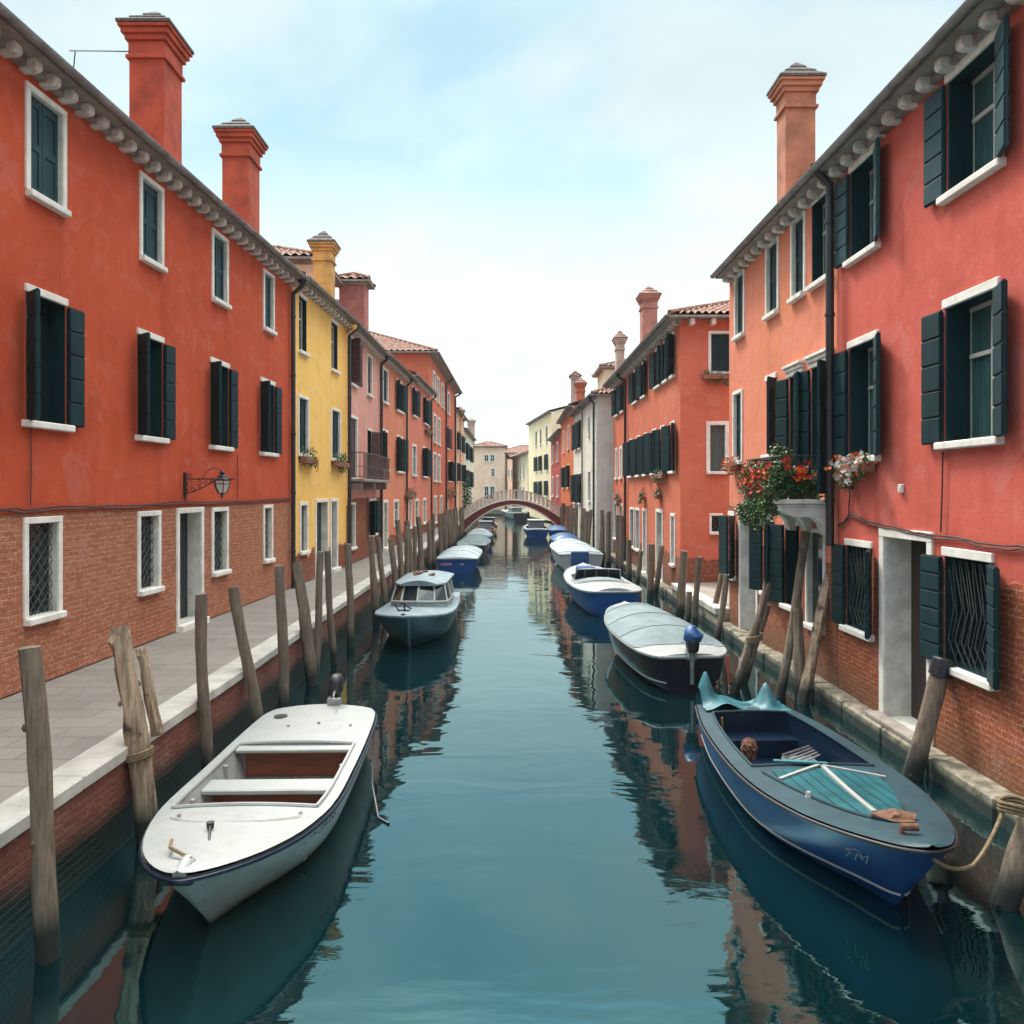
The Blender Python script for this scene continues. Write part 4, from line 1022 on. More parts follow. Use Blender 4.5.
for yy, nm in ((yb-.06, 'balustrade'), (yb+bw-.14, 'balustrade')):
    mb = MB()
    for k in range(N_):
        x0, x1 = -We+2*We*k/N_, -We+2*We*(k+1)/N_; z0, z1 = deck_z(x0), deck_z(x1)
        u = Vector((x1-x0, 0, z1-z0))
        mb.obox((cxb+x0, yy, z0+.74), u, (0, .20, 0), (0, 0, .10)); mb.obox((cxb+x0, yy, z0-.05), u, (0, .20, 0), (0, 0, .14))
        for j in (0,):
            xx = x0+(x1-x0)*j; zz = z0+(z1-z0)*j
            mb.obox((cxb+xx, yy+.04, zz+.09), (.14, 0, 0), (0, .12, 0), (0, 0, .651))
            mb.obox((cxb+xx-.03, yy+.05, zz+.26), (.20, 0, 0), (0, .10, 0), (0, 0, .16)); mb.obox((cxb+xx-.02, yy+.05, zz+.50), (.13, 0, 0), (0, .10, 0), (0, 0, .10))
    mb.build(nm, simple('balustrade_stone', (.74, .68, .60), (.46, .41, .36), .9, 9, bump=.4), root)

# ------------------------------------------------------------------ plants on the houses
B = R2
root = thing('balcony_flowers', 'mass of red and orange geraniums and trailing greenery spilling over the balcony', 'plant', (4.5, 14, -.1))
bs = []
for k in range(22):
    y = 13.25+1.95*random.random(); bs.append(((4.44+random.uniform(-.08, .10), y, .08+random.uniform(-.1, .32)), (.15, .2, .22)))
for k in range(22):
    y = 13.5+1.6*random.random(); bs.append(((4.40+random.uniform(-.05, .08), y, -.30+random.uniform(-.22, .15)), (.11, .18, .20)))
for k in range(9): bs.append(((4.45+random.random()*.5, 13.22+random.uniform(-.04, .06), .12+random.uniform(-.12, .22)), (.13, .08, .22)))
for k in range(5): bs.append(((4.75+random.random()*.3, 14.0+random.random()*.6, .55+random.random()*.15), (.16, .16, .18)))
for k in range(26): bs.append(((4.42+random.random()**1.6*.7, 13.22+random.uniform(-.04, .10), .02+random.uniform(-.10, .26)), (.11, .08, .14)))
mb = MB(); foliage(mb, bs, 15000, .052, .05); mb.build('foliage', LEAFS, root)
mb = MB(); sp = []
for k in range(34):
    c = Vector((4.34+random.uniform(-.05, .14), 13.4+1.75*random.random(), .22+random.uniform(-.22, .18)))
    for j in range(9): sp.append(c+Vector((random.gauss(0, .05), random.gauss(0, .075), random.gauss(0, .055))))
for k in range(5):
    c = Vector((4.5+.35*random.random(), 13.14, .30+random.uniform(-.08, .12)))
    for j in range(12): sp.append(c+Vector((random.gauss(0, .05), -.02, random.gauss(0, .05))))
blossoms(mb, sp, .040, (0, 0, 1)); mb.build('flowers', [M['red'], M['orange']], root)
mb = MB(); mb.box(4.45, 4.66, 13.4, 15.0, -.155, .03, 0, .02); mb.build('trough', M['terra'], root)

planter(R1.F, R1.F.s(878)-.0, R1.F.s(848.5), .26, 'window box of orange and white flowers on the rose red house', ['orange', 'white', 'white'], 1300, .12, .045, 120)
planter(R2.F, R2.F.s(741), R2.F.s(733.5), .44, 'window box with pale pink flowers at the far edge of the pink and ochre house', ['pink', 'white', 'orange'], 300, .2, .05, 90)
planter(R3.near, R3.near.s(702), R3.near.s(728), 3.42, 'green window box under the upper side window of the terracotta house', None, 460, .18, .06)
planter(R3.F, R3.F.s(668), R3.F.s(656), .40, 'leafy window box on the middle row of the terracotta house front', None, 300, .2, .08)
for px, z, lb in ((661, -.18, 'hanging pot of dark greenery below the middle windows of the terracotta house'), (645, -.28, 'small pot of yellow green leaves left of the dark hanging pot')):
    planter(R3.F, R3.F.s(px)-.3, R3.F.s(px)+.3, z-.1, lb, None, 220, .22, .08)
planter(R3.F, R3.F.s(620)-.5, R3.F.s(620)+.5, -.6, 'pot of mauve flowers at the far end of the terracotta house', ['pink', 'white'], 200, .25, .09, 60)
planter(L2.F, L2.F.s(298.5), L2.F.s(311), .72, 'leafy window box under the first shuttered window of the yellow house', None, 460, .30, .06)
planter(L2.F, L2.F.s(331), L2.F.s(343), .72, 'leafy window box under the second shuttered window of the yellow house', None, 460, .32, .065)
planter(L4.F, L4.F.s(404.3), L4.F.s(412), -.35, 'hanging basket of bright green leaves on the salmon house', None, 260, .3, .09)
planter(L5.F, L5.F.s(424), L5.F.s(430), 3.4, 'green window box high on the coral house', None, 220, .3, .09)
planter(L6.F, L6.F.s(447), L6.F.s(453), -.4, 'window box of brown green trailing plants on the tall orange house', ['pink', 'orange'], 260, .5, .13, 60)
root = thing('climbing_plant', 'dark green climbing plant on the corner of the peach house near the bridge', 'plant', (-4.5, 79, PATH))
mb = MB(); bs = [((-4.4+random.uniform(-.2, .3), 78.5+random.uniform(-1, 1.5), z), (.45, .7, .8)) for z in (-2.0, -1.4, -.8, -.2, .4, 1.0)]
foliage(mb, bs, 900, .20); mb.build('foliage', [M['leaf2'], M['leaf2'], M['leaf']], root)
mb = MB(); mb.tube([(-4.5, 78.6, PATH), (-4.45, 78.8, -1), (-4.5, 78.5, .8)], [.06, .05, .02], 6); mb.build('trunk', M['post'], root)

# ------------------------------------------------------------------ wall lamp on the red house
F = L1.F; al = F.s(184)
root = thing('wall_lantern', 'black wrought iron bracket lantern on the orange red house above its doorway', 'lamp', tuple(F.p(al, 0, 0)))
mb = MB()
mb.obox(F.p(al-.035, -.12, .0), F.u*.07, F.n*.05, Z*.44, 0, .01); mb.tube([F.p(al, -.12, .03), F.p(al, -.26, .03)], [.02, .004], 6)
zt = .20
mb.tube([F.p(al, zt, .03), F.p(al, zt, .92)], .013, 6); mb.tube([F.p(al, -.06, .04), F.p(al, -.03, .18), F.p(al, .05, .36), F.p(al, .15, .54), F.p(al, zt, .60)], .011, 6)
def scroll(c0, d0, r, turns=1.4, sgn=1, ph=0):
    return [F.p(al, c0+r*(1-t*.75)*math.sin(ph+sgn*t*turns*2*math.pi), d0+r*(1-t*.75)*math.cos(ph+sgn*t*turns*2*math.pi)) for t in [k/16 for k in range(17)]]
for c0, d0, r, sg, ph in ((.10, .12, .075, 1, 0), (.02, .16, .05, -1, 1), (.13, .27, .06, -1, 2), (.06, .28, .04, 1, 0), (.145, .40, .045, 1, 3), (.155, .49, .03, -1, 1), (.27, .10, .05, 1, 4), (.01, .06, .035, 1, 2)):
    mb.tube(scroll(c0, d0, r, 1.3, sg, ph), .007, 5)
mb.tube([F.p(al, zt, .32), F.p(al, zt+.13, .42), F.p(al, zt+.20, .52), F.p(al, zt+.19, .62), F.p(al, zt+.13, .70)], .006, 5)
mb.build('bracket', M['iron'], root)
c = F.p(al, zt, .70)
mb = MB()
rows = []
for r_, z_ in ((.02, .15), (.05, .12), (.035, .085), (.075, .06), (.10, .02), (.165, -.01), (.16, -.03)): rows.append([c+Vector((r_*math.cos(t), r_*math.sin(t), z_)) for t in [2*math.pi*k/6 for k in range(6)]])
mb.grid(rows, 0, True, True)
for k in range(6):
    t = 2*math.pi*k/6; e = Vector((math.cos(t), math.sin(t), 0))
    mb.tube([c+e*.15-Z*.03, c+e*.135-Z*.13, c+e*.07-Z*.26], .008, 5)
for r_, z_ in ((.145, -.09), (.07, -.26)): mb.tube([c+Vector((r_*math.cos(t), r_*math.sin(t), z_)) for t in [2*math.pi*k/6 for k in range(7)]], .007, 5)
mb.tube([c-Z*.25, c-Z*.29, c-Z*.37], [.05, .022, .005], 6); mb.build('lantern_frame', M['iron'], root)
mb = MB(); rows = [[c+Vector((r_*math.cos(t), r_*math.sin(t), z_)) for t in [2*math.pi*(k)/6 for k in range(6)]] for r_, z_ in ((.14, -.035), (.128, -.13), (.064, -.255))]
mb.grid(rows, 0, True, True); mb.build('lantern_glass', M['lampglass'], root)

# ------------------------------------------------------------------ cables on the facades
def cable(F, pts, label, r=.012, d=.035, mat=None, seg=6, wob=.012, n=1):
    mb = MB()
    for j in range(n):
        P = []
        for (a, z), (b, y) in zip(pts, pts[1:]):
            for k in range(seg): t = k/seg; P.append(F.p(a+(b-a)*t, z+(y-z)*t-.03*math.sin(math.pi*t)*(1 if abs(b-a) > abs(y-z) else 0)+random.uniform(-wob, wob)-j*.035, d))
        P.append(F.p(pts[-1][0], pts[-1][1]-j*.035, d)); mb.tube(P, r, 6)
    c = F.p(*pts[0]); return tag(mb.build('cable', mat or M['cable'], None, True, tuple(c)), label, 'cable')
M['cable'] = simple('reddish_cable', (.10, .03, .022), (.05, .02, .016), .7, 9)
s = L1.F.s
cable(L1.F, [(1, -.21), (s(5), -.22), (s(60), -.21), (s(170), -.21), (s(288), -.20)], 'dark cable bundle running along the top of the brick on the orange red house', .014, n=2, seg=8)
cable(L1.F, [(s(28), .80), (s(28.5), .3), (s(28), -.2)], 'thin vertical cable under the first shuttered window of the orange red house', .008)
cable(L1.F, [(s(236), .74), (s(236), -.2)], 'thin vertical cable between the last two windows of the orange red house', .008)
s = R1.F.s
cable(R1.F, [(s(1100), -.60), (s(1023), -.58), (s(960), -.55), (s(895), -.50), (s(852), -.36), (s(841), -.55)], 'pair of reddish cables above the doorway of the rose red house', .013, n=2, seg=8)
cable(R1.F, [(s(945.5), .45), (s(945), .0), (s(943.5), -.52)], 'thin vertical cable under the large window of the rose red house', .010)
cable(R1.F, [(s(851), .2), (s(852), -.05), (s(851), -.36)], 'thin vertical cable below the flower box of the rose red house', .010)
s = R2.F.s
cable(R2.F, [(s(775), -.42), (s(740), -.40), (s(729), -.36)], 'drooping cable pair below the flowers on the pink and ochre house', .012, n=2)
# old anchor bracket below the flower box
mb = MB(); q = R1.F.s(852); mb.tube([R1.F.p(q, .05, 0), R1.F.p(q, .05, .12), R1.F.p(q-.22, .03, .12)], .014, 6); mb.obox(R1.F.p(q-.30, .01, .09), R1.F.u*.09, R1.F.n*.06, Z*.06, 0, .008)
tag(mb.build('wall_hook', M['iron'], None, loc=tuple(R1.F.p(q, 0, 0))), 'small iron arm on the rose red wall below the flower box', 'wall hook')
mb = MB(); mb.tube([(-6.2, 11.27, 6.19), (-6.6, 12.9, 7.08), (-6.93, 14.56, 7.98)], .010, 5); mb.tube([(-6.25, 11.5, 6.3), (-6.27, 11.5, 6.1), (-6.3, 11.4, 5.6)], .009, 5)
tag(mb.build('cable', M['iron'], None, loc=(-6.1, 10.5, 5.6)), 'thin aerial wire from the roof edge to the larger red chimney', 'cable')

# ------------------------------------------------------------------ mooring posts
def post(bpx, bpy, tpx, tpy, w, label, dY=0.0, broken=False, group=None, X=None, cap=None, bend=0.0, zb=None, name='mooring_post', seed=None, mat=None):
    """w = width in pixels at its middle"""
    rnd = random.Random(seed if seed is not None else int(bpx*7+tpy))
    if X is not None: Y = X*FPX/(bpx-VX); base = Vector((X, Y, WATER if zb is None else zb))
    else: base = pix(bpx, bpy, z=WATER if zb is None else zb)
    top = pix(tpx, tpy, Y=base.y+dY)
    if group is None: pass
    r = w*base.y/FPX/2
    d = top-base; below = base-d.normalized()*(1.1 if zb is None else .02)
    n = 16; m = 10; pts = []; mb = MB(); rows = []
    ax = (top-below); L = ax.length; ax.normalize(); x = ax.orthogonal().normalized(); y = ax.cross(x)
    ph = rnd.random()*9
    for i in range(n+1):
        t = i/n; c = below+ax*L*t+x*(bend*math.sin(math.pi*t))+x*(.012*math.sin(t*9+ph))*L/3+y*(.010*math.sin(t*7+ph*2))*L/3
        rr = r*(1.0-.10*t)*(1+.035*math.sin(t*17+ph))
        row = []
        for k in range(m):
            a = 2*math.pi*k/m; f = 1+.07*math.sin(3*a+ph+t*2)+rnd.uniform(-.06, .06)
            p = c+(x*math.cos(a)+y*math.sin(a))*rr*f
            if broken and i == n: p += ax*rnd.uniform(-.14, .05)
            elif i == n: p += ax*rnd.uniform(-.006, .006)
            if broken and .70 < t < .95 and math.cos(a-2.2) > .3: p -= (x*math.cos(a)+y*math.sin(a))*rr*rnd.uniform(.1, .45)
            row.append(p)
        rows.append(row)
    mb.grid(rows, 0, True, False)
    c = sum(rows[-1], Vector())/m+ax*.012; i0 = len(mb.v)
    mb.face([c]); mb.f.pop(); mb.mi.pop(); mb.uv.pop()
    for k in range(m): mb.f.append((i0-m+k, i0-m+(k+1) % m, i0)); mb.mi.append(0); mb.uv.append(None)
    loc = tuple(base)
    o = mb.build(name, mat or M['post'], None, True, loc)
    tag(o, label, 'mooring post', group)
    if cap:
        mb = MB(); rows = [[top+ax*(z_)+(x*math.cos(2*math.pi*k/m)+y*math.sin(2*math.pi*k/m))*r*f for k in range(m)] for z_, f in ((-.20, 1.05), (-.19, 1.14), (0.0, 1.12), (.02, .9))]
        mb.grid(rows, 0, True, True); mb.build('cap', M['rubber'], o)
    if w > 13:                                         # split and knots
        mb = MB()
        for _ in range(3):
            t = rnd.uniform(.35, .85); a = rnd.uniform(0, 6.28); c = below+ax*L*t+(x*math.cos(a)+y*math.sin(a))*r*.98
            mb.tube([c-ax*.03, c, c+ax*.03], [.004, .02, .004], 6)
        mb.build('knot', M['post'], o)
    return o
PX = -3.50
def lp(bpx, tpx, tpy, w, label, **k): return post(bpx, 0, tpx, tpy, w, label, X=k.pop('X', PX), **k)
p1 = lp(49, 31, 647, 23, 'straight dark grey mooring post nearest the camera in the left foreground', X=-3.40)
p2 = lp(150, 119, 628, 23, 'thick pale split mooring post with ragged top, second from the left', broken=True, X=-3.55, mat=M['postpale'])
p2b = post(157, 733, 141, 650, 12, 'short broken stake leaning behind the thick split post', zb=-2.49, broken=True, mat=M['postpale'])
p3 = lp(207, 201, 594, 12.5, 'slim upright mooring post between the thick split post and the leaning pale post', X=-3.62)
p4 = lp(260, 234, 587, 12, 'pale mooring post leaning left above the stern of the white boat')
p5 = lp(284, 280, 566, 11, 'upright brown mooring post just right of the leaning pale post')
p6 = lp(313, 296, 564, 13, 'stout split mooring post with broken top leaning left, right of the upright brown post', broken=True)
lp(315, 321, 552, 7.5, 'mooring post leaning right against its neighbour, forming a narrow V before the yellow house')
lp(334, 327, 551, 7, 'mooring post leaning left, second of the narrow V before the yellow house')
lp(351, 348, 544, 7.5, 'straight mooring post in front of the corner of the pink house')
lp(376, 371, 536, 7.5, 'thick mooring post with pale knob top behind the bow of the cabin boat', broken=True)
lp(386, 378.5, 538, 6, 'thin leaning mooring post beside the knob topped post behind the cabin boat')
lp(397, 391, 539, 6.5, 'short leaning mooring post directly behind the cabin boat roof')
lp(403, 397.5, 520, 6, 'tall leaning mooring post rising above the dense row on the left bank')
grow = 'posts in the dense row leading to the bridge on the left bank'
Y = 27.0
while Y < 62:
    X = PX+random.uniform(-.06, .12); bx = VX+X*FPX/Y; tz = random.uniform(-1.35, -.95)-(Y-27)*.008; lean = random.uniform(-.30, .06)
    tx = VX+(X+lean)*FPX/Y; ty = HY-tz*FPX/Y
    post(bx, 0, tx, ty, .20*FPX/Y*random.uniform(.8, 1.15), 'weathered mooring post in the dense row leading to the bridge on the left bank', X=X, group=grow)
    Y += random.uniform(.95, 1.7)

def rope_ring(c, r, label, tilt=.25, turns=3, rr=.014):
    mb = MB(); c = Vector(c)
    for k in range(turns): mb.tube([c+Vector((r*math.cos(t), r*math.sin(t), k*.026+tilt*r*math.cos(t))) for t in [2*math.pi*j/16 for j in range(17)]], rr, 6)
    tag_single(mb, 'rope', M['rope'], label, 'rope', tuple(c), smooth=True)
rope_ring((-3.665, 7.89, -2.63), .128, 'rope wound low round the thick pale split post on the left')
rope_ring((4.17, 13.66, -2.56), .13, 'rope lashing round the rough barked post behind the blue boat', .3, 4, .016)
def rp_(bpx, bpy, tpx, tpy, w, label, **k): return post(bpx, bpy, tpx, tpy, w, label, **k)
pa = rp_(1004, 905, 1046, 790, 27, 'pale mooring post at the right edge holding the rope of the blue boat')
pb = rp_(912, 778, 944, 660, 19, 'mooring post with black cap leaning right beside the doorway of the rose red house', cap=True)
rp_(781, 697, 806, 532, 9.5, 'tall slim mooring post leaning right in front of the ground floor under the balcony', dY=.5)
rp_(803, 703, 832, 566, 12, mat=M['postpale'], label='thick forked mooring post leaning right, touching the brick under the balcony', dY=.5)
rp_(801, 700, 797, 606, 12, 'short stump bound to the thick forked post under the balcony', dY=.2, broken=True)
rp_(735, 692, 768, 584, 10, 'rough barked mooring post leaning right behind the stern of the blue boat', broken=True, cap=False)
rp_(744, 684, 767, 604, 8, 'second leaning post lashed to the rough barked post behind the blue boat')
rp_(716, 640, 727, 575, 6.5, 'crooked post leaning right at the near corner of the landing', dY=.2, bend=.06)
rp_(695, 628, 698.5, 557, 6.5, 'upright post at the near side of the landing beside the crooked post')
rp_(680, 618, 684, 551, 9, 'tall pale post standing at the far corner of the landing')
rp_(688, 622, 690, 592, 6, 'short stump between the two landing posts')
rp_(711, 626, 722, 574, 6, 'thin dark post behind the crooked post of the landing')
rp_(650, 598, 651.5, 544, 7, 'slim post left of the terracotta house doorway')
rp_(655, 594, 662, 546, 6, 'post leaning right in front of the terracotta house doorway')
rp_(629, 580, 629, 540, 6, 'upright post under the ground floor windows of the terracotta house')
rp_(637, 586, 641, 551, 5, 'short dark post beside the black motor boat bow')
grow = 'posts in the row before the bridge on the right bank'
Y = 33.0
while Y < 62:
    X = 4.55+random.uniform(-.2, .1)-(.5 if Y > 40 else 0); bx = VX+X*FPX/Y; tz = random.uniform(-1.3, -.9); lean = random.uniform(-.08, .12)
    post(bx, 0, VX+(X+lean)*FPX/Y, HY-tz*FPX/Y, .21*FPX/Y*random.uniform(.8, 1.2), 'weathered mooring post in the row before the bridge on the right bank', X=X, group=grow)
    Y += random.uniform(.9, 1.6)

# ------------------------------------------------------------------ boats
def cr(tbl, x):
    """smooth interpolation through a table of (x, value)"""
    if x <= tbl[0][0]: return tbl[0][1]
    if x >= tbl[-1][0]: return tbl[-1][1]
    for i in range(len(tbl)-1):
        if tbl[i][0] <= x <= tbl[i+1][0]:
            x0, y0 = tbl[i]; x1, y1 = tbl[i+1]; h = x1-x0
            m0 = (y1-tbl[i-1][1])/(x1-tbl[i-1][0]) if i > 0 else (y1-y0)/h
            m1 = (tbl[i+2][1]-y0)/(tbl[i+2][0]-x0) if i+2 < len(tbl) else (y1-y0)/h
            t = (x-x0)/h; return (2*t**3-3*t*t+1)*y0+(t**3-2*t*t+t)*h*m0+(-2*t**3+3*t*t)*y1+(t**3-t*t)*h*m1
def sstep(a, b, x): t = min(1, max(0, (x-a)/(b-a))); return t*t*(3-2*t)
class Boat:
    def __init__(s, label, bow, stern, plan, sheer, rake=.5, kd=.25, flare=.28, cat='boat', name='boat', group=None):
        """bow, stern: deck end points (x, y) in the world; local +x is forward, z = 0 at the waterline"""
        b, t = Vector((*bow, 0)), Vector((*stern, 0)); d = b-t; s.L = d.length
        s.root = thing(name, label, cat, (t.x, t.y, WATER), math.atan2(d.y, d.x), group, local=True)
        k = s.L/plan[-1][0]; s.planT = [(x*k, y) for x, y in plan]; s.sheerT = [(x*k, y) for x, y in sheer]; s.k = k
        s.rake, s.kd, s.flare = rake, kd, flare
    def b(s, x): return max(.012, cr(s.planT, x))
    def h(s, x): return cr(s.sheerT, x)
    def pt(s, x, q, sg, off=0):
        h, b = s.h(x), s.b(x)+off; z = h-(h+s.kd)*q; qw = h/(h+s.kd); wv = sstep(.5*s.L, s.L, x)
        p = 3.6*(1-wv)+1.5*wv
        y = b*(1-s.flare*(.6+.9*wv)*q)*max(0, 1-q**p)**(.5*(1-wv)+.95*wv)
        xx = x-s.rake*wv*min(q/qw, 1.3)*(x/s.L)**2
        return Vector((xx, sg*y, z))
    def stations(s, extra=(), n=30):
        L = s.L; xs = [L*(1-math.cos(math.pi*k/n))/2 for k in range(n+1)]
        xs = sorted(set(round(x, 4) for x in xs+[e for e in extra])); return xs
    def hull(s, mat, band=None, bandq=.15, K=12, line=None, lineq=.55, foot=None):
        xs = s.stations(); rows = []
        mb = MB()
        for x in xs: rows.append([s.pt(x, q/K, 1) for q in range(K+1)]+[s.pt(x, q/K, -1) for q in range(K-1, -1, -1)])
        rows[-1] = [Vector((p.x, 0, p.z)) for p in rows[-1]]
        mb.grid(rows); mb.face(rows[0])
        h = mb.build('hull', mat, s.root, True); s.hullo = h
        if line:
            mb = MB()
            for sg in (1, -1): mb.tube([s.pt(x, lineq*(s.h(x)/(s.h(x)+s.kd)), sg, .006) for x in xs], .012, 6)
            mb.build('rubbing_strake', line, s.root, True)
        return h
    def gunwale(s, mat, r=.03, dz=0, off=.0):
        xs = s.stations(n=40); mb = MB()
        P = [s.pt(x, 0, 1, off)+Vector((0, 0, dz)) for x in xs]; Q = [s.pt(x, 0, -1, off)+Vector((0, 0, dz)) for x in xs[::-1]]
        mb.tube(P+Q, r, 8); mb.tube([P[0], Q[-1]], r, 8)
        return mb.build('gunwale', mat, s.root, True)
    def decks(s, mat, c0, c1, side, camber=.04, inset=.012, inner=None, floor=None, fz=.02, lip=.035, innermat=None, floormat=None, round_=0):
        """deck all over but for the cockpit between c0 and c1"""
        xs = s.stations((c0, c1), 34); mb = MB(); ny = 8
        yc = lambda x: max(.05, s.b(x)-side)
        def dz(x, y): b = s.b(x); return s.h(x)+.012+camber*(1-min(1, (y/b))**2)
        for a, b_ in ((xs[0], c0), (c1, xs[-1])):
            X = [x for x in xs if a-1e-6 <= x <= b_+1e-6]
            if len(X) < 2: continue
            mb.grid([[(x, (s.b(x)-inset)*(-1+2*k/ny), dz(x, (s.b(x)-inset)*(-1+2*k/ny))) for k in range(ny+1)] for x in X])
        x_ = xs[0]; E = [Vector((x_, (s.b(x_)-inset)*(-1+2*k/ny), dz(x_, (s.b(x_)-inset)*(-1+2*k/ny)))) for k in range(ny+1)]
        mb.grid([E, [p-Z*(p.z-s.h(x_)+.04) for p in E]])
        X = [x for x in xs if c0-1e-6 <= x <= c1+1e-6]
        for sg in (1, -1):
            mb.grid([[(x, sg*(s.b(x)-inset), dz(x, s.b(x)-inset)), (x, sg*(s.b(x)-inset-(side-inset)*.5), dz(x, s.b(x)-side*.5)), (x, sg*yc(x), dz(x, yc(x)))] for x in X])
        dk = mb.build('deck', mat, s.root, True)
        mb = MB(); c = X[0]; P = [Vector((x, yc(x), 0)) for x in X]+[Vector((x, -yc(x), 0)) for x in X[::-1]]
        ring = [Vector((p.x, p.y, dz(p.x, p.y))) for p in P]
        m2 = len(X)
        # end edges follow the camber
        full = []
        for i, p in enumerate(ring): full.append(p)
        mb.grid([[p for p in full], [Vector((p.x, p.y*.84, fz)) for p in full]], 0, True)
        for xx in (c0, c1):                              # bulkheads under the cambered deck ends
            y = yc(xx); T = [Vector((xx+(.003 if xx == c0 else -.003), -y+2*y*k/8, dz(xx, -y+2*y*k/8))) for k in range(9)]
            mb.grid([T, [Vector((p.x, p.y*.84, fz)) for p in T]])
        mb.build('cockpit_lining', innermat or mat, s.root)
        mb = MB(); mb.grid([[(x, -yc(x)*.84, fz+.005), (x, yc(x)*.84, fz+.005)] for x in X]); mb.build('floor', floormat or innermat or mat, s.root)
        if lip:
            mb = MB(); R_ = [p+Z*.008 for p in full]
            mb.tube(R_[:m2], lip*.5, 6); mb.tube(R_[m2:], lip*.5, 6)
            for xx in (c0, c1):
                y = yc(xx); mb.tube([Vector((xx, -y+2*y*k/8, dz(xx, -y+2*y*k/8)+.008)) for k in range(9)], lip*.5, 6)
            mb.build('coaming', mat, s.root, True)
        s.dz = dz; s.yc = yc
        return dk
    def box(s, name, mat, x0, x1, y0, y1, z0, z1, bev=.01, parent=None):
        mb = MB(); mb.box(x0, x1, y0, y1, z0, z1, 0, bev); return mb.build(name, mat, parent or s.root)
    def cover(s, mat, x0, x1, rise=.22, over=.02, drape=.05, dip=.03, seams=3, name='canvas_cover', taper=.5, inset=0):
        xs = [x for x in s.stations((x0, x1), 40) if x0-1e-6 <= x <= x1+1e-6]; ny = 14; rows = []
        for x in xs:
            t = (x-x0)/(x1-x0); e = min(1, min(t, 1-t)/.16); rs = rise*(taper+(1-taper)*math.sin(math.pi*min(1, max(0, t)))**.6)*(e**.6)-dip*(.5+.5*math.cos(t*seams*2*math.pi))
            b = s.b(x)+over-inset; h = s.h(x)+.03
            row = [(x, -b, h-drape)]
            for k in range(ny+1):
                y = -1+2*k/ny; row.append((x, y*b, h+max(0, rs)*(1-abs(y)**2.2)+.004*math.sin(y*17+x*5)))
            row.append((x, b, h-drape)); rows.append(row)
        mb = MB(); mb.grid(rows); mb.face(rows[0]); mb.face(rows[-1])
        cv = mb.build(name, mat, s.root, True)
        for j in range(1, seams+1):
            mb = MB(); i = int(len(rows)*j/(seams+1)); mb.tube([Vector(p)+Z*.004 for p in rows[i]], .006, 5); mb.build('seam', M['rubber'], cv)
        return cv
    def outboard(s, y=0, cowl=None, x=-.08, z=.55, sc=1.0):
        r = s.root; mb = MB(); c = Vector((x-.10*sc, y, z)); rows = []
        for zz, a, b_, o in ((-.02, .10, .07, 0), (.02, .16, .10, 0), (.12, .18, .115, -.01), (.22, .175, .11, -.02), (.29, .13, .08, -.02), (.31, .06, .04, -.02)):
            rows.append([c+Vector((a*sc*math.copysign(abs(math.cos(t))**.7, math.cos(t))+o, b_*sc*math.copysign(abs(math.sin(t))**.7, math.sin(t)), zz*sc)) for t in [2*math.pi*k/14 for k in range(14)]])
        mb.grid(rows, 0, True, True); m = mb.build('outboard_motor', cowl or M['rubber'], r, True)
        mb = MB(); mb.tube([c, c-Z*.3*sc, c-Z*.62*sc], [.06*sc, .05*sc, .045*sc], 8); mb.obox(c+Vector((.03, -.09, -.18*sc)), (.14, 0, 0), (0, .18, 0), (0, 0, .16*sc), 0, .01)
        mb.tube([c+Vector((.08, 0, .05)), c+Vector((.30*sc, .03, .09)), c+Vector((.52*sc, .05, .07))], .016, 6)
        mb.build('motor_leg', M['chrome'], m, True)
        return m
def ropeobj(pts, label, r=.014, sag=.0, mat=None, name='rope'):
    P = [Vector(p) for p in pts]; Q = []
    for a, b in zip(P, P[1:]):
        for k in range(12): t = k/12; Q.append(a.lerp(b, t)-Z*sag*4*t*(1-t))
    Q.append(P[-1]); mb = MB(); mb.tube(Q, r, 7); return tag(mb.build(name, mat or M['rope'], None, True, tuple(P[0])), label, 'rope')

# ---- white open boat, left foreground
W = Boat('white open motorboat with wooden interior boards and a central bench, moored in the left foreground', (-2.38, 5.72), (-2.50, 10.85),
         [(0, .50), (.10, .64), (.35, .73), (1.2, .78), (2.4, .80), (3.4, .79), (4.05, .67), (4.55, .48), (4.85, .29), (5.0, .14), (5.07, .03)],
         [(0, .50), (2.5, .50), (4.0, .56), (5.07, .68)], rake=.66, kd=.25, flare=.30)
W.hull(M['bwhite']); W.gunwale(M['bnavy'], .018, -.03, .004)
L = W.L
W.decks(M['bwhite'], 1.62, 3.56, .13, camber=.035, innermat=M['bwhite'], floormat=M['floorw'], fz=.06, lip=.04)
yb_ = W.b(2.6)-.14
W.box('bench', M['bwhite'], 2.55, 2.86, -yb_-.0, yb_, .40, .455, .015)
W.box('bench_riser', M['bwood'], 2.60, 2.63, -yb_+.01, yb_-.01, .22, .40)
W.box('stern_board', M['bwood'], 1.630, 1.66, -W.b(1.65)+.22, W.b(1.65)-.22, .16, .46)
W.box('stern_bench', M['bwhite'], 1.62, 1.80, -W.b(1.65)+.135, W.b(1.65)-.135, .470, .512, .01)
mb = MB()
for k in range(5): mb.box(2.95+k*.12, 3.04+k*.12, -.42, .42, .075, .10, 0, .004)
mb.build('floor_boards', M['floorw'], W.root)
mb = MB()
for sg in (1, -1):
    for x in (2.15, 3.1, 3.45): mb.box(x, x+.05, sg*(W.b(x)-.17)-.03, sg*(W.b(x)-.17)+.02, .22, .47, 0, .004)
mb.build('rib', M['bwhite'], W.root)
mb = MB()
for q in range(2): mb.tube([(3.72+.02*q+.28*math.cos(t)*.9, .60*math.sin(t), W.dz(3.9, .5*math.sin(t))+.006) for t in [(-1.25+2.5*k/16) for k in range(17)]], .004, 5)
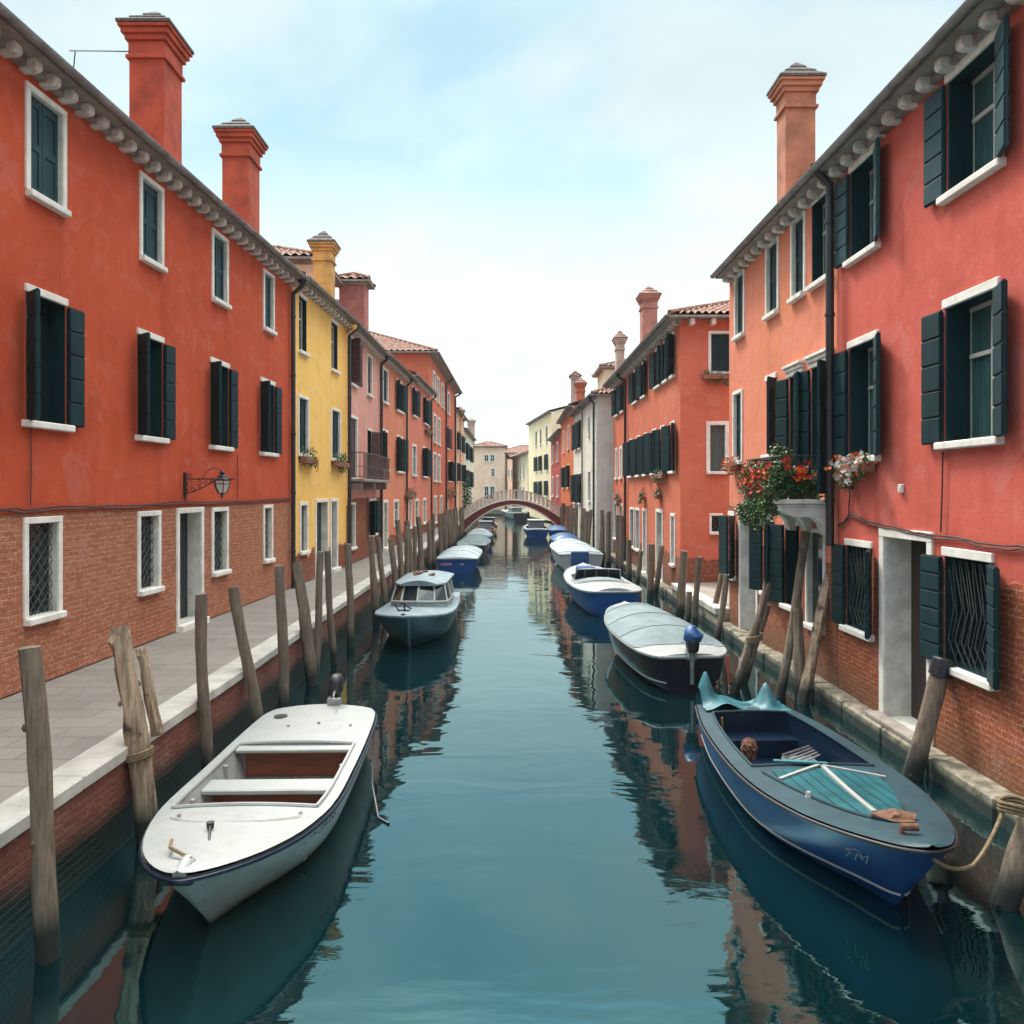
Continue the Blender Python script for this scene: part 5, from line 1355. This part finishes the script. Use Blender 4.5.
mb.build('deck_seam', M['jamb'], W.root)
mb = MB(); zc = W.dz(4.2, 0)+.01; mb.tube([(4.55, .02, zc), (4.17, -.10, zc+.03)], .010, 6); mb.tube([(4.17, -.10, zc), (4.17, -.10, zc+.05)], [.03, .035], 8); mb.build('cleat_rod', M['rubber'], W.root, True)
mb = MB(); mb.tube([(4.95, .03, .73), (4.78, -.19, .74), (4.62, -.24, .725)], .014, 6); mb.build('bow_rope', M['rope'], W.root, True)
mb = MB(); mb.tube([(4.92, 0, .69), (5.10, 0, .675)], [.06, .05], 10); mb.build('bow_fitting', M['bwhite'], W.root, True)
mb = MB(); mb.obox((4.98, -.10, .60), (.14, 0, 0), (0, .20, 0), (0, 0, .07), 0, .02); mb.build('bow_fender', M['rubber'], W.root)
mb = MB(); mb.tube([(.55, -.46, W.dz(.55, .4)+.001), (.55, -.46, W.dz(.55, .4)+.012)], .085, 14); mb.build('deck_hatch', M['rubber'], W.root, True)
mb = MB()
for x, y in ((.9, .1), (.95, .5), (1.0, -.25), (3.8, -.5), (3.75, .55)): mb.tube([(x, y, W.dz(x, y)), (x, y, W.dz(x, y)+.02)], .018, 8)
mb.build('deck_fitting', M['chrome'], W.root, True)
W.outboard(0.12, M['rubber'], x=-.02, z=.66, sc=.85)
# faint dark registration marks near the bow on the canal side (local +y is +X)
mb = MB(); rnd = random.Random(3)
for k in range(9):
    x = 3.35+k*.085; q = .16
    P = [W.pt(x+rnd.uniform(-.02, .03), q+rnd.uniform(-.035, .035), 1, .012) for _ in range(3)]; mb.tube(P, .0045, 4)
mb.build('registration_marks', M['bnavy'], W.root)
ropeobj([W.root.matrix_basis @ Vector((.9, .78, .46)), (-1.55, 9.0, -3.30), (-1.38, 8.4, -3.44), (-1.25, 8.25, -3.44)], 'black mooring rope trailing from the white boat into the water', .012, .0, M['rubber'])

# ---- blue open boat, right foreground
Bb = Boat('blue open work boat with teal foredeck and turquoise hatch, moored in the right foreground', (3.22, 6.10), (3.14, 10.95),
          [(0, .60), (1.0, .76), (2.2, .83), (3.1, .80), (3.8, .66), (4.3, .48), (4.65, .29), (4.78, .17), (4.84, .04)],
          [(0, .50), (2.4, .52), (3.8, .58), (4.84, .70)], rake=.55, kd=.22, flare=.26)
Bb.hull(M['bblue'], line=M['bwhite'], lineq=.80); Bb.gunwale(M['rubber'], .018, -.015, .004)
Bb.decks(M['deckteal'], .45, 2.55, .19, camber=.03, innermat=M['bnavy'], floormat=M['bnavy'], fz=.05, lip=.03)
def ondeck(b_, x, y, dz=.006): return Vector((x, y, b_.dz(x, y)+dz))
mb = MB()                                                 # planked hatch: boards stay separate
for k in range(9):
    y0, y1 = -.50+k*.112, -.50+(k+1)*.112-.008
    def xe(y): return 2.74+1.45*max(0, (1-(abs(y)/.60)**1.8))
    mb.grid([[ondeck(Bb, 2.70, y0, .012), ondeck(Bb, 2.70, y1, .012)], [ondeck(Bb, (2.7+xe(y0))/2, y0, .012), ondeck(Bb, (2.7+xe(y1))/2, y1, .012)], [ondeck(Bb, xe(y0), y0, .012), ondeck(Bb, xe(y1), y1, .012)]])
hb = mb.build('hatch', M['hatch'], Bb.root)
mb = MB(); mb.tube([ondeck(Bb, 2.66+1.56*max(0, 1-(abs(y)/.62)**1.8), y, .010) for y in [-.60+1.2*k/24 for k in range(25)]], .014, 6); mb.build('hatch_rim', M['deckteal'], hb, True)
def strip(x0, y0, x1, y1, w, z=.03):
    a, c = Vector((x0, y0, 0)), Vector((x1, y1, 0)); d = (c-a).normalized(); n = Vector((-d.y, d.x, 0))*w/2
    m_ = MB(); R_ = []
    for k in range(7):
        p = a.lerp(c, k/6); R_.append([ondeck(Bb, p.x, (p+n).y, z-.02), ondeck(Bb, p.x, (p+n).y, z), ondeck(Bb, p.x, (p-n).y, z), ondeck(Bb, p.x, (p-n).y, z-.02)])
        for q, s_ in zip(R_[-1], (n, n, -n, -n)): q.x = (p+s_).x
    m_.grid(R_, 0, True, True); return m_
strip(2.68, .05, 4.02, -.05, .045, .034).build('batten', M['bwhite'], hb)
strip(2.62, .04, 3.02, -.52, .035, .032).build('batten', M['bwhite'], hb)
strip(2.64, .06, 2.98, .56, .030, .032).build('batten', M['bwhite'], hb)
strip(2.50, -.40, 2.62, .12, .05, .045).build('batten', M['tarpteal'], hb)
mb = MB(); rnd = random.Random(5); c = Vector((4.16, .06, Bb.dz(4.16, .06)+.01)); rows = []
for r_ in (.02, .05, .08, .105, .125): rows.append([c+Vector((r_*math.cos(t)*rnd.uniform(.7, 1.25), r_*1.4*math.sin(t)*rnd.uniform(.7, 1.25), .05*(1-r_/.13)+rnd.uniform(-.005, .03))) for t in [2*math.pi*k/11 for k in range(11)]])
mb.grid(rows, 0, True, True); tag(mb.build('rag', M['rust'], Bb.root, True), 'crumpled brown cloth on the foredeck')
mb = MB(); mb.tube([(4.55, -.08, Bb.dz(4.55, 0)), (4.55, -.08, Bb.dz(4.55, 0)+.05), (4.57, .04, Bb.dz(4.55, 0)+.055)], .03, 8); mb.build('bow_cleat', M['rust'], Bb.root, True)
mb = MB(); mb.tube([(3.5, -.42, Bb.dz(3.5, .4)), (3.5, -.42, Bb.dz(3.5, .4)+.05)], [.035, .02], 8); mb.build('deck_fitting', M['bwhite'], Bb.root, True)
# things in the well: thwart, engine box, buoy, oar
Bb.box('engine_box', M['deckgrey'], 1.45, 2.25, .05, .42, .06, .30, .02)
Bb.box('thwart', M['floorw'], 2.0, 2.25, -.35, .04, .10, .16, .01)
Bb.box('stern_seat', M['bnavy'], .46, .80, -.5, .5, .06, .28, .01)
mb = MB(); rows = []
for k in range(13):
    a = math.pi*k/12; rows.append([(1.55+.10*math.sin(a)*math.cos(t)*rnd.uniform(.7, 1.2), -.36+.10*math.sin(a)*math.sin(t)*rnd.uniform(.7, 1.2), .40+.14*math.cos(a)+rnd.uniform(-.012, .012)) for t in [2*math.pi*j/18 for j in range(18)]])
mb.grid(rows, 0, True, True); tag_single(mb, 'cloth_bundle', M['rust'], 'tangled brown bundle lying in the well of the blue boat', 'bundle', (0, 0, 0))
bu = bpy.data.objects['cloth_bundle']; bu.matrix_world = Bb.root.matrix_basis.copy()
mb = MB(); mb.tube([(.95, -.50, .10), (1.0, -.52, .62)], .012, 6); mb.build('wooden_rod', simple('yellow_wood', (.35, .22, .05), None), Bb.root, True)
mb = MB()
for k in range(5): mb.tube([(1.5+.1*k, .05, .32), (1.3+.08*k, .45, .36)], .012, 5)
mb.build('engine_slats', M['gutter'], Bb.root)
# tarp peaks at the stern
mb = MB(); rnd = random.Random(9)
pts = {}
def tz(u, v):
    base_ = Bb.h(0)+.03
    pk = .42*math.exp(-((v+.50)**2/.010+(u-.05)**2/.02))+.30*math.exp(-((v-.34)**2/.014+(u-.10)**2/.02))+.10*math.exp(-((v+.3)**2/.05))
    return base_+pk+.012*math.sin(u*31+v*17)
rows = [[(u, v*(.98 if True else 1), tz(u, v)) for v in [-.58+1.16*k/34 for k in range(35)]] for u in [-.10+.52*j/14 for j in range(15)]]
mb.grid(rows); mb.grid([rows[0], [(x, y, .30) for x, y, z in rows[0]]]); mb.build('stern_tarp', M['tarpteal'], Bb.root, True)
# small white emblem of scratches near the bow
mb = MB(); rnd = random.Random(11)
for P in ([(4.34, .34), (4.40, .26), (4.36, .22), (4.44, .20)], [(4.44, .34), (4.47, .24), (4.52, .30), (4.50, .20), (4.45, .18)], [(4.55, .33), (4.57, .22), (4.53, .26)]):
    mb.tube([Bb.pt(x, q, -1, .012)-Vector((0, 0, 0)) for x, q in P], .005, 4)
mb.build('emblem', M['bwhite'], Bb.root)
def wpt(b_, x, y, z): return b_.root.matrix_basis @ Vector((x, y, z))
ropeobj([wpt(Bb, 4.82, .03, .62), (3.62, 6.25, -2.93), (4.12, 6.68, -2.67)], 'hemp rope from the bow of the blue boat to the post at the right edge', .016, .05)
mb = MB(); c = Vector((4.20, 6.66, -2.66))
for k in range(3): mb.tube([c+Vector((.115*math.cos(t), .115*math.sin(t), k*.03+.012*math.sin(2*t))) for t in [2*math.pi*j/14 for j in range(15)]], .015, 6)
tag_single(mb, 'rope', M['rope'], 'coil of hemp rope wound round the post at the right edge', 'rope', tuple(c), smooth=True)

# ---- cabin boat, left
C = Boat('old grey blue cabin boat with white framed windscreen on the left', (-2.26, 16.9), (-2.15, 22.5),
         [(0, .72), (2.0, .86), (3.6, .88), (4.4, .80), (5.0, .62), (5.4, .36), (5.6, .06)], [(0, .55), (2.8, .58), (4.4, .66), (5.6, .78)], rake=.75, kd=.3, flare=.30)
C.hull(M['bteal']); C.gunwale(M['deckgrey'], .035, -.01, .0)
C.decks(M['deckgrey'], .4, 1.2, .2, camber=.05, innermat=M['bgrey'], fz=.1)
cab = []; x0, x1, xr = 1.15, 3.35, 2.95
hz = 1.14
base = [Vector((3.42, y, C.dz(3.42, y)+.01)) for y in (-.35, .35)]
# window posts: lower and upper corners round the cabin
low = [(x0, -.66), (2.2, -.70), (3.0, -.68), (3.30, -.40), (3.40, 0), (3.30, .40), (3.0, .68), (2.2, .70), (x0, .66)]
upp = [(x0, -.58), (2.1, -.60), (2.78, -.58), (3.0, -.36), (3.06, 0), (3.0, .36), (2.78, .58), (2.1, .60), (x0, .58)]
Lw = [Vector((x, y, C.dz(x, y)+.12)) for x, y in low]; L0 = [Vector((x+.0, y*1.03, C.dz(x, y)+.0)) for x, y in low]; Up = [Vector((x, y, hz)) for x, y in upp]
mb = MB(); mb.grid([L0, Lw]); mb.face([L0[0], Lw[0], Up[0], Up[-1], Lw[-1], L0[-1]]); mb.build('cabin', M['bgrey'], C.root)
mb = MB()
for i in range(8): mb.face([Lw[i], Lw[i+1], Up[i+1], Up[i]])
gl = mb.build('windscreen', M['glass'], C.root)
mb = MB()
for i in range(9): mb.tube([Lw[i], Up[i]], .028, 6)
mb.tube(Lw, .03, 6); mb.tube(Up, .028, 6); mb.build('window_frame', M['bwhite'], gl)
mb = MB(); rows = []
for j, xx in enumerate([x0-.5+(3.16-x0+.5)*k/10 for k in range(11)]):
    w_ = .64 if xx < 2.8 else .64-(xx-2.8)*.55
    rows.append([(xx, w_*y, hz+.03+.09*(1-y*y)+.0) for y in [-1+2*k/8 for k in range(9)]]+[(xx, w_*y, hz-.01) for y in (1, -1)])
mb.grid(rows, 0, True, True); rf = mb.build('cabin_roof', M['deckgrey'], C.root, True)
mb = MB(); rnd = random.Random(4)
for k in range(7): x, y = 1.0+rnd.random()*.9, -.4+rnd.random()*.7; mb.tube([(x, y, hz+.12), (x+.1, y+.08, hz+.15), (x+.16, y-.05, hz+.12)], .035, 6)
tag(mb.build('rope_bundle', M['rust'], rf, True), 'brown ropes heaped on the cabin roof')
mb = MB(); c = Vector((4.6, -.12, C.dz(4.6, .1)))                          # anchor on the foredeck
for a, b_ in (((0, 0, 0), (.0, .0, .20)), ((0, -.12, .02), (0, .12, .02)), ((-.12, -.1, .16), (.1, .06, .02)), ((.1, -.06, .2), (-.1, .14, .03)), ((0, -.12, 0), (.16, -.2, .18))): mb.tube([c+Vector(a), c+Vector(b_)], .017, 6)
mb.build('anchor', M['iron'], C.root, True)
mb = MB(); mb.tube([C.pt(C.L*.995, q, 1)+Vector((.02, 0, 0)) for q in (0, .3, .6, .8)], .028, 6); mb.build('stem_band', M['deckgrey'], C.root, True)

def simple_boat(label, bow, stern, half, hullm, deckm, h=.5, cover=None, cov=(.12, .8), rise=.25, line=None, motor=False, bowrise=.16, full=False, gun=None, cabin=False, transom=.85, plan=None):
    Lx = 5.0
    b = Boat(label, bow, stern, plan or [(0, half*transom), (1.5, half), (3.2, half*.98), (4.2, half*.72), (4.75, half*.38), (5.0, .05)], [(0, h), (3, h+.03), (5, h+bowrise)], rake=.5, kd=.22)
    b.hull(hullm, line=line, lineq=.75); b.gunwale(gun or deckm, .032, -.01)
    b.decks(deckm, b.L*.15, b.L*.62, .16, innermat=M['bnavy'], fz=.1)
    if cover: b.cover(cover, b.L*cov[0], b.L*cov[1], rise)
    if motor: b.outboard(0, None, x=0, z=h+.15)
    if cabin:
        mb = MB(); mb.box(b.L*.28, b.L*.60, -half*.62, half*.62, h, h+.55, 0, .06); cb_ = mb.build('cabin', M['bgrey'], b.root)
        mb = MB(); mb.box(b.L*.26, b.L*.63, -half*.70, half*.70, h+.555, h+.61, 0, .02); mb.build('cabin_roof', M['canvasw'], b.root)
        mb = MB(); mb.box(b.L*.30, b.L*.605, -half*.5, half*.5, h+.2, h+.48); mb.build('window', M['glass'], cb_)
    return b
# left row
q = simple_boat('blue boat with pale canvas cover and blunt stern, behind the cabin boat', (-2.1, 38.6), (-2.18, 33.0), .86, M['bblue'], M['bgrey'], .62, M['canvasw'], (.02, .75), .30, transom=.98)
mb = MB()
for k in range(6): mb.obox((-.012, .22+k*.08, .34), (.006, 0, 0), (0, .055, 0), (0, 0, .09))
tag(mb.build('name_marks', M['pink'], q.root), 'faded pink letters on the stern'); mb = MB(); mb.obox((-.012, -.28, .36), (.006, 0, 0), (0, .16, 0), (0, 0, .05)); mb.build('name_marks', M['bwhite'], q.root)
simple_boat('small dark blue boat with pale grey cover, third in the left row', (-1.9, 46.8), (-2.0, 41.4), .85, M['bnavy'], M['bgrey'], .6, M['canvas'], (.05, .85), .32)
simple_boat('bright blue boat with pale cabin roof, just before the bridge on the left', (-2.0, 54.5), (-1.9, 49.2), .80, M['bblue'], M['tarpblue'], .55, M['canvasw'], (.2, .7), .40)
simple_boat('dark boat with brown deck lying under the left end of the bridge', (-1.9, 62.0), (-1.75, 57.0), .75, M['bblack'], M['bwood'], .55, cabin=True)
simple_boat('small grey boat under the bridge beyond the dark boat', (-1.9, 69.5), (-1.7, 65.0), .75, M['bnavy'], M['bgrey'], .55, cabin=True)
# right row
K = simple_boat('black motorboat with grey canvas cover and outboard under a blue cloth', (2.72, 19.0), (3.10, 13.7), .86, M['bblack'], M['bwhite'], .60, M['canvas'], (.13, .93), .26, line=M['bgrey'], gun=M['bwhite'], plan=[(0, .50), (.12, .62), (.5, .78), (1.5, .87), (3.0, .84), (4.1, .62), (4.7, .34), (5.0, .05)])
mo = K.outboard(0, M['rubber'], x=.02, z=.70, sc=.9)
mb = MB(); rnd = random.Random(2); rows = []
for zz, a in ((.88, .15), (.98, .17), (1.06, .12), (1.14, .05)): rows.append([(-.02+a*math.cos(t)*rnd.uniform(.75, 1.2)-.05, a*math.sin(t)*rnd.uniform(.75, 1.2), zz) for t in [2*math.pi*k/12 for k in range(12)]])
mb.grid(rows, 0, True, True); tag(mb.build('motor_cloth', M['tarpblue'], mo, True), 'blue cloth tied over the motor')
D = Boat('blue boat with round white stern deck and grey windscreen, behind the black motorboat', (2.55, 28.0), (2.85, 21.7),
         [(0, .52), (.15, .68), (.5, .84), (1.5, .93), (3.6, .90), (4.7, .70), (5.3, .42), (5.6, .06)], [(0, .68), (3, .62), (5.6, .8)], rake=.6, kd=.25)
D.hull(M['bblue']); D.gunwale(M['bgrey'], .035); D.decks(M['bwhite'], 2.0, 4.2, .2, innermat=M['bgrey'], fz=.1, camber=.10)
D.cover(M['canvas'], 2.02, 3.3, .16, inset=.1, over=0, drape=.0)
mb = MB(); a = [(3.0+.4*math.cos(t), .74*math.sin(t)) for t in [-1.4+2.8*k/10 for k in range(11)]]
mb.grid([[(x, y, .66) for x, y in a], [(x-.2, y*.92, 1.0) for x, y in a]]); gl = mb.build('windscreen', M['glass'], D.root)
mb = MB(); mb.tube([(x, y, .66) for x, y in a], .02, 6); mb.tube([(x-.2, y*.92, 1.0) for x, y in a], .02, 6)
for k in (0, 3, 5, 7, 10): mb.tube([(a[k][0], a[k][1], .66), (a[k][0]-.2, a[k][1]*.92, 1.0)], .018, 5)
mb.build('window_frame', M['chrome'], gl)
D.box('tender_box', M['tarpblue'], 3.9, 4.5, -.1, .5, .62, .98, .05)
Eb = simple_boat('white boat with pale cover and a blue cloth at its stern', (2.75, 40.5), (3.0, 33.5), .95, M['bwhite'], M['bgrey'], .75, M['canvasw'], (.10, .85), .34, transom=.95)
mb = MB(); mb.obox((-.06, -.30, .25), (.10, 0, 0), (0, .75, 0), (0, 0, .62), 0, .03); mb.build('stern_cloth', M['tarpblue'], Eb.root)
simple_boat('small bright blue covered boat before the right end of the bridge', (3.2, 49.5), (3.15, 44.4), .80, M['tarpblue'], M['bblue'], .6, M['tarpblue'], (.05, .7), .35)
simple_boat('blue grey boat lying under the bridge on the right', (1.9, 63.0), (1.95, 56.5), .90, M['bblue'], M['bgrey'], .65, cabin=True)
simple_boat('second blue boat beside the bridge foot on the right', (3.45, 60.0), (3.4, 54.8), .70, M['bblue'], M['bblue'], .65, M['tarpblue'], (.1, .8), .2)
simple_boat('dark blue boat with pale cabin beyond the bridge', (-.2, 99.0), (1.2, 92.0), 1.0, M['bnavy'], M['bwhite'], .8, cabin=True)
simple_boat('long dark boat with pale cover moored across the view beyond the bridge', (-1.0, 103.0), (2.0, 100.0), 1.0, M['bblack'], M['bwhite'], .7, M['canvasw'], (.1, .8), .3)
